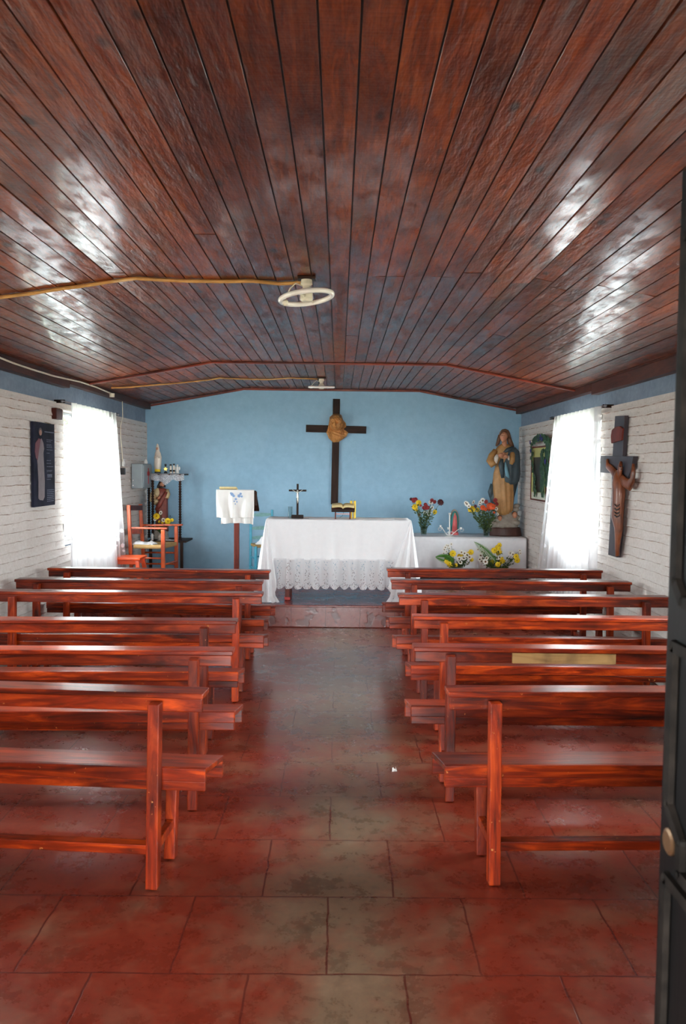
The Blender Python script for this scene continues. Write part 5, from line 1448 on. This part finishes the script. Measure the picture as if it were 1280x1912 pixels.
def vine_picture():
    X = XR-.012
    def q(px, py, d=0): return on(px, py, 0, X-d)
    c = q(1006, 875)
    r = thing('framed_picture', 'narrow framed picture wreathed in artificial vine beside the right curtain', 'picture', (X, c.y, c.z)); B = r.location
    a = q(996.5, 836)-B; b = q(1023, 932)-B
    y0, y1 = min(a.y, b.y), max(a.y, b.y); zt, zb = (q(997, 836)-B).z, (q(997, 932)-B).z
    cy, h = (y0+y1)/2, zt-zb; w = y1-y0; cz = (zt+zb)/2
    MB().box((-.012, cy, cz), (.024, w, h)).build('mat_board', M['frame_gold'], r)
    fr = MB()
    for z in (zt, zb): fr.box((-.016, cy, z), (.032, w+.02, .018))
    for y in (y0, y1): fr.box((-.016, y, cz), (.032, .018, h+.018))
    fr.build('frame', M['lect_wood'], r, bevel=.002)
    MB().box((-.026, cy, zb+.075*h*1.0), (.003, w*.9, h*.13)).build('lower_border', M['pic_cream'], r)
    MB().box((-.026, cy, cz-.02*h), (.004, w*.72, h*.66)).build('print', M['pic_dark'], r)
    v = thing('artificial_vine', 'dark green artificial ivy garland with violet flowers hanging round the framed picture', 'garland', (X-.04, c.y, c.z)); VB = v.location
    st_ = MB(); rnd = random.Random(8)
    path1 = [(992, 826), (992, 850), (995, 880), (997, 905), (998, 925)]
    path2 = [(995, 824), (1003, 818), (1012, 816), (1020, 822)]
    path3 = [(1012, 840), (1011, 860), (1013, 880), (1011, 900), (1011, 925)]
    path4 = [(1022, 822), (1021, 850), (1020, 880), (1022, 905)]
    lf = MB(); rim = MB()
    for path, n, r_, d in ((path1, 30, 2.8, .03), (path2, 26, 5.0, .05), (path3, 26, 5.2, .06), (path4, 34, 6, .05)):
        pts = [q(px, py, d)-VB for px, py in path]; st_.tube(pts, .004, 6)
        for i in range(n):
            t = (i+.5)/n*(len(path)-1); k_ = int(t); f = t-k_; px = path[k_][0]+(path[min(k_+1, len(path)-1)][0]-path[k_][0])*f+rnd.uniform(-2, 2); py = path[k_][1]+(path[min(k_+1, len(path)-1)][1]-path[k_][1])*f+rnd.uniform(-2, 2)
            p = q(px, py, d+rnd.uniform(0, .03))-VB; R_ = r_*.0068*rnd.uniform(.8, 1.25); n_ = 7
            rot = rnd.uniform(0, 6); tilt = rnd.uniform(-.5, .5)
            def ringp(rr, off):
                o_ = []
                for s_ in range(14):
                    a_ = 2*PI*s_/14+rot; q_ = rr*(1+.16*math.sin(5*a_)); o_.append(p+Vector((-off-.3*rr*tilt*math.cos(a_)*1.0, q_*math.cos(a_)*2.0, q_*math.sin(a_))))
                return o_
            A_ = ringp(R_*.8, .004); Bq = ringp(R_, .0)
            lf.add([p+Vector((-.002, 0, 0))]+A_, [(0, 1+s_, 1+(s_+1) % 14) for s_ in range(14)])
            rim.add(A_+Bq, [(s_, s_+14, (s_+1) % 14+14, (s_+1) % 14) for s_ in range(14)])
    st_.build('vine_stem', M['artleaf'], v); lf.build('ivy_leaves', M['artleaf'], v); rim.build('leaf_rims', plain('muted leaf rim', (70, 104, 66), .6), v)
    for px, py, s_ in ((1009, 816, 5), (1005, 820, 4), (1018, 862, 5), (991, 842, 3.5), (990, 826, 3.5), (1012, 820, 4)):
        p = q(px, py, .075)-VB; f = MB()
        for i in range(7):
            a_ = 2*PI*i/7; d = Vector((0, math.cos(a_), math.sin(a_))); e = Vector((0, -math.sin(a_), math.cos(a_))); R_ = s_*.0068
            f.add([p, p+d*R_*.7+e*R_*.35+Vector((-.01, 0, 0)), p+d*R_*1.1+Vector((-.004, 0, 0)), p+d*R_*.7-e*R_*.35+Vector((-.01, 0, 0))], [(0, 1, 2, 3)])
        f.build('violet_flower', M['violet'], v)
vine_picture()

def electric_box():
    X = XL+.014; xo = XL+.155
    y0 = 9.90; y1 = 10.34; zt = on(256, 866, 1, y0).z; zb = on(256, 912, 1, y0).z
    r = thing('wall_cabinet', 'grey metal wall cabinet with a red sticker beside the left window', 'cabinet', (X, (y0+y1)/2, zb))
    h = zt-zb
    MB().box(((xo-X)/2, 0, h/2), (xo-X, y1-y0, h)).build('body', M['metal_grey'], r, bevel=.004)
    MB().box(((xo-X)+.006, 0, h/2), (.012, y1-y0-.03, h-.03)).build('door', M['metal_grey'], r, bevel=.003)
    s_ = MB(); x = xo-X+.013
    s_.box((x, .02, h*.60), (.002, .12, h*.17)).box((x, .02, h*.5), (.002, .035, h*.65)).build('red_sticker', M['red_paint'], r)
    sc = MB()
    for z in (.12, .33): sc.ball((.02, -(y1-y0)/2-.001, h*z), (.008, .004, .008), 8, 6)
    sc.build('screws', M['white_paint'], r)
    e = MB().lathe([(0, 0), (.02, 0), (.024, .02), (.016, .045), (.004, .06), (0, .061)], n=16).build('white_ornament', M['white_paint'], smooth=True)
    p = on(275.5, 866, 1, 10.2); e.location = (XL+.12, 10.2, zt+.001); tag(e, 'tiny white egg shaped ornament on top of the grey wall cabinet', 'ornament')
electric_box()
def socket(px, py, lab, mat, w=.07, h=.09):
    p = on(px, py, 0, XL+.012); o = thing('light_switch', lab, 'switch', p)
    MB().box((.008, 0, 0), (.018, w, h)).build('cover_plate', mat, o, bevel=.003); MB().box((.02, 0, 0), (.008, w*.35, h*.35)).build('rocker', M['white_paint'], o, bevel=.001)
socket(229.5, 864, 'small white wall switch just right of the left curtain', M['white_paint'])
o = MB().box((0, 0, 0), (.05, .05, .08)).build('wall_socket_plug', M['black'], bevel=.006); p = on(229.5, 880, 0, XL+.03); o.location = p; tag(o, 'black plug on the wall below the white switch', 'plug')
o = MB().box((0, 0, 0), (.05, .15, .10)).build('wall_block', M['lect_wood'], bevel=.004); p = on(106, 773, 0, XL+.02); o.location = p; tag(o, 'small brown wooden block set in the left wall beside the window top', 'wood block')

# ------------------------------------------------------------------ lamps and cables
def ring_lamp(px, py, label, tilt, R_=.145):
    p = at(px, py, 0) if False else on(px, py, 2, ZC-.02)
    r = thing('circular_lamp', label, 'ceiling lamp', (p.x, p.y, ZC), group='ring tube ceiling lamps')
    MB().box((0, 0, -.008), (.10, .07, .016)).build('mounting_block', M['dark_wood'], r, bevel=.003)
    MB().lathe([(0, -.016), (.030, -.016), (.033, -.04), (.022, -.05), (.022, -.075), (.034, -.085), (.036, -.125), (.026, -.135), (0, -.135)], n=20).build('lamp_holder', M['cream_plastic'], r, smooth=False)
    R3 = Euler(tilt).to_matrix(); c = Vector((0, 0, -.112))
    pts = [c+R3 @ Vector((R_*math.cos(2*PI*i/48), R_*math.sin(2*PI*i/48), 0)) for i in range(48)]
    MB().tube(pts, .0145, 14, closed=True).build('ring_tube', M['tube_glass'], r, smooth=True)
    a = c+R3 @ Vector((-R_, 0, 0))
    for ang in (4.4, 1.3):
        e = c+R3 @ Vector((R_*math.cos(ang), R_*math.sin(ang), 0)); MB().tube([c, e], .006, 8).build('spoke', M['cream_plastic'], r, smooth=True)
    e = c+R3 @ Vector((-R_*.85, .03, .012)); MB().tube([(-.02, 0, -.05), (-.06, 0, -.035), (-.09, .01, -.06), e], .004, 8).build('lead_wire', M['cream_plastic'], r, smooth=True)
    col = c+R3 @ Vector((-R_*.86, R_*.35, 0)); MB().ball(col, .02, 10, 8).build('connector', M['cream_plastic'], r, smooth=True)
ring_lamp(572, 524, 'unlit white ring tube lamp on the ceiling nearer the door', (-.03, -.14, 0))
ring_lamp(600, 708, 'unlit white ring tube lamp on the ceiling nearer the altar', (.10, 0, 0))
def cable(name, label, pts, rad=.010, mat=None):
    o = MB().tube(pts, rad, 8).build(name, mat or M['cable'], smooth=True, fixn=True); return tag(o, label, 'cable')
def ceilpath(px0, px1, fn, n=40, drop=.010):
    pts = []
    for i in range(n+1):
        px = px0+(px1-px0)*i/n; Y = fn(px)
        # x from the photo position at that depth, height from the ceiling
        x = at(px, 500, Y).x if False else None
        # iterate: the point lies on the ceiling surface
        z = ZC
        for _ in range(6):
            d = ROT @ Vector((px-CX, -(PYF(px)-CY), -F)); t = (z-CAM.z)/d.z; x = d.x*t; y = d.y*t; z = ceil_z(x)
        pts.append(Vector((x, y, z-drop)))
    return pts
def interp(tab):
    return lambda px: float(np.interp(px, [a for a, b in tab], [b for a, b in tab]))
PYF = interp([(0, 552), (60, 544), (110, 536), (150, 531), (215, 521), (255, 516), (300, 519), (350, 521), (420, 522), (470, 521), (520, 526), (550, 525), (562, 523)])
cable('ceiling_cable', 'long yellowed cable across the ceiling to the nearer ring lamp', ceilpath(-30, 560, lambda p: 4.5, 60), .011)
PYF = interp([(208, 725), (235, 723), (280, 718), (330, 714), (395, 707), (410, 704), (450, 706), (500, 707), (545, 704), (592, 706)])
cable('ceiling_cable', 'thin yellowed cable across the ceiling to the ring lamp nearer the altar', ceilpath(208, 592, lambda p: 9.5, 40), .009)
pts = [on(px, py, 0, XL+.065) for px, py in ((-20, 655), (0, 668), (25, 678), (60, 690), (100, 702), (150, 713), (180, 723), (208, 735))]
cable('wall_cable', 'cream cable running along the dark cornice above the left window', pts, .008, M['cream_plastic'])
pts = [on(px, py, 0, XL+.02) for px, py in ((228, 742), (228.5, 760), (229, 780), (225, 795), (225, 815), (227, 835), (229, 862))]
cable('wall_cable', 'thin pale cable hanging down the left wall to the switch', pts, .0045, M['cream_plastic'])
o = MB().lathe([(0, -.02), (.028, -.02), (.03, .02), (0, .02)], n=14).build('junction_cap', M['cream_plastic']); o.location = on(209, 738, 0, XL+.075); tag(o, 'round cream junction cap at the corner of the left cornice', 'junction box')

# paper scrap on the floor
o = MB().add([(-.012, 0, 0), (.014, .006, .001), (.010, .03, .001), (-.010, .024, .012), (-.004, .012, .02), (.006, .016, .022)], [(0, 1, 2, 3), (0, 4, 3), (1, 5, 2)]).build('paper_scrap', M['white_paint'], solid=.001)
o.location = on(736, 1441, 2, 0.002); tag(o, 'tiny white paper scrap lying on the aisle floor', 'paper')

# shrubs outside the windows
def shrub(x, y, h, lab, seed):
    rr = random.Random(seed); r = thing('garden_shrub', lab, 'shrub', (x, y, -.14)); mb = MB()
    for _ in range(900):
        a = rr.uniform(0, 2*PI); t = rr.random()**.5; z = h*(.15+.85*rr.random()); w = h*.35*math.sin(PI*min(1, .15+z/h*.8)); p = Vector((w*t*math.cos(a), w*t*math.sin(a), z)); leaf(mb, p, p+Vector((rr.uniform(-.12, .12), rr.uniform(-.12, .12), rr.uniform(-.05, .1))), .07)
    mb.build('foliage', plain('shrub leaves', (92, 130, 60), .6, .3), r)
    MB().tube([(0, 0, 0), (.03, 0, h*.5), (0, .03, h*.9)], [.05, .035, .01], 8).build('trunk', M['dark_wood'], r)
shrub(-4.0, 11.6, 2.6, 'green shrub seen outside through the gap of the left window', 3)

# ------------------------------------------------------------------ light
sc = bpy.context.scene
w = bpy.data.worlds.new('overcast sky'); sc.world = w; w.use_nodes = True
nt = w.node_tree; bg = nt.nodes['Background']; bg.inputs[0].default_value = (.97, .98, 1.0, 1); bg.inputs[1].default_value = 20.0
def portal(name, loc_, rot, sx, sy):
    l = bpy.data.lights.new(name, 'AREA'); l.shape = 'RECTANGLE'; l.size = sx; l.size_y = sy; l.cycles.is_portal = True
    o = bpy.data.objects.new(name, l); COL.objects.link(o); o.location = loc_; o.rotation_euler = rot
for X, out, W_ in ((XL, -1, WL), (XR, 1, WR)):
    for y0, y1, z0, z1 in W_:
        portal('window_daylight', (X+out*(T+BT+.02), (y0+y1)/2, (z0+z1)/2), (0, PI/2*(-1 if out < 0 else 1), 0) if False else (0, (-PI/2 if out < 0 else PI/2), 0), z1-z0, y1-y0)
portal('doorway_daylight', ((dx0+dx1)/2, YF-.2, dz/2), (PI/2, 0, 0), dx1-dx0, dz)

sc.cycles.use_denoising = True
try: sc.cycles.denoiser = 'OPENIMAGEDENOISE'
except Exception: pass
sc.cycles.max_bounces = 8; sc.cycles.diffuse_bounces = 5; sc.cycles.glossy_bounces = 3; sc.cycles.transmission_bounces = 4; sc.cycles.transparent_max_bounces = 10
sc.cycles.caustics_reflective = False; sc.cycles.caustics_refractive = False; sc.cycles.sample_clamp_indirect = 6
vs_ = sc.view_settings; vs_.view_transform = 'Standard'; vs_.look = 'None'; vs_.exposure = 0.85; vs_.gamma = 1
try: vs_.use_curve_mapping = False
except Exception: pass
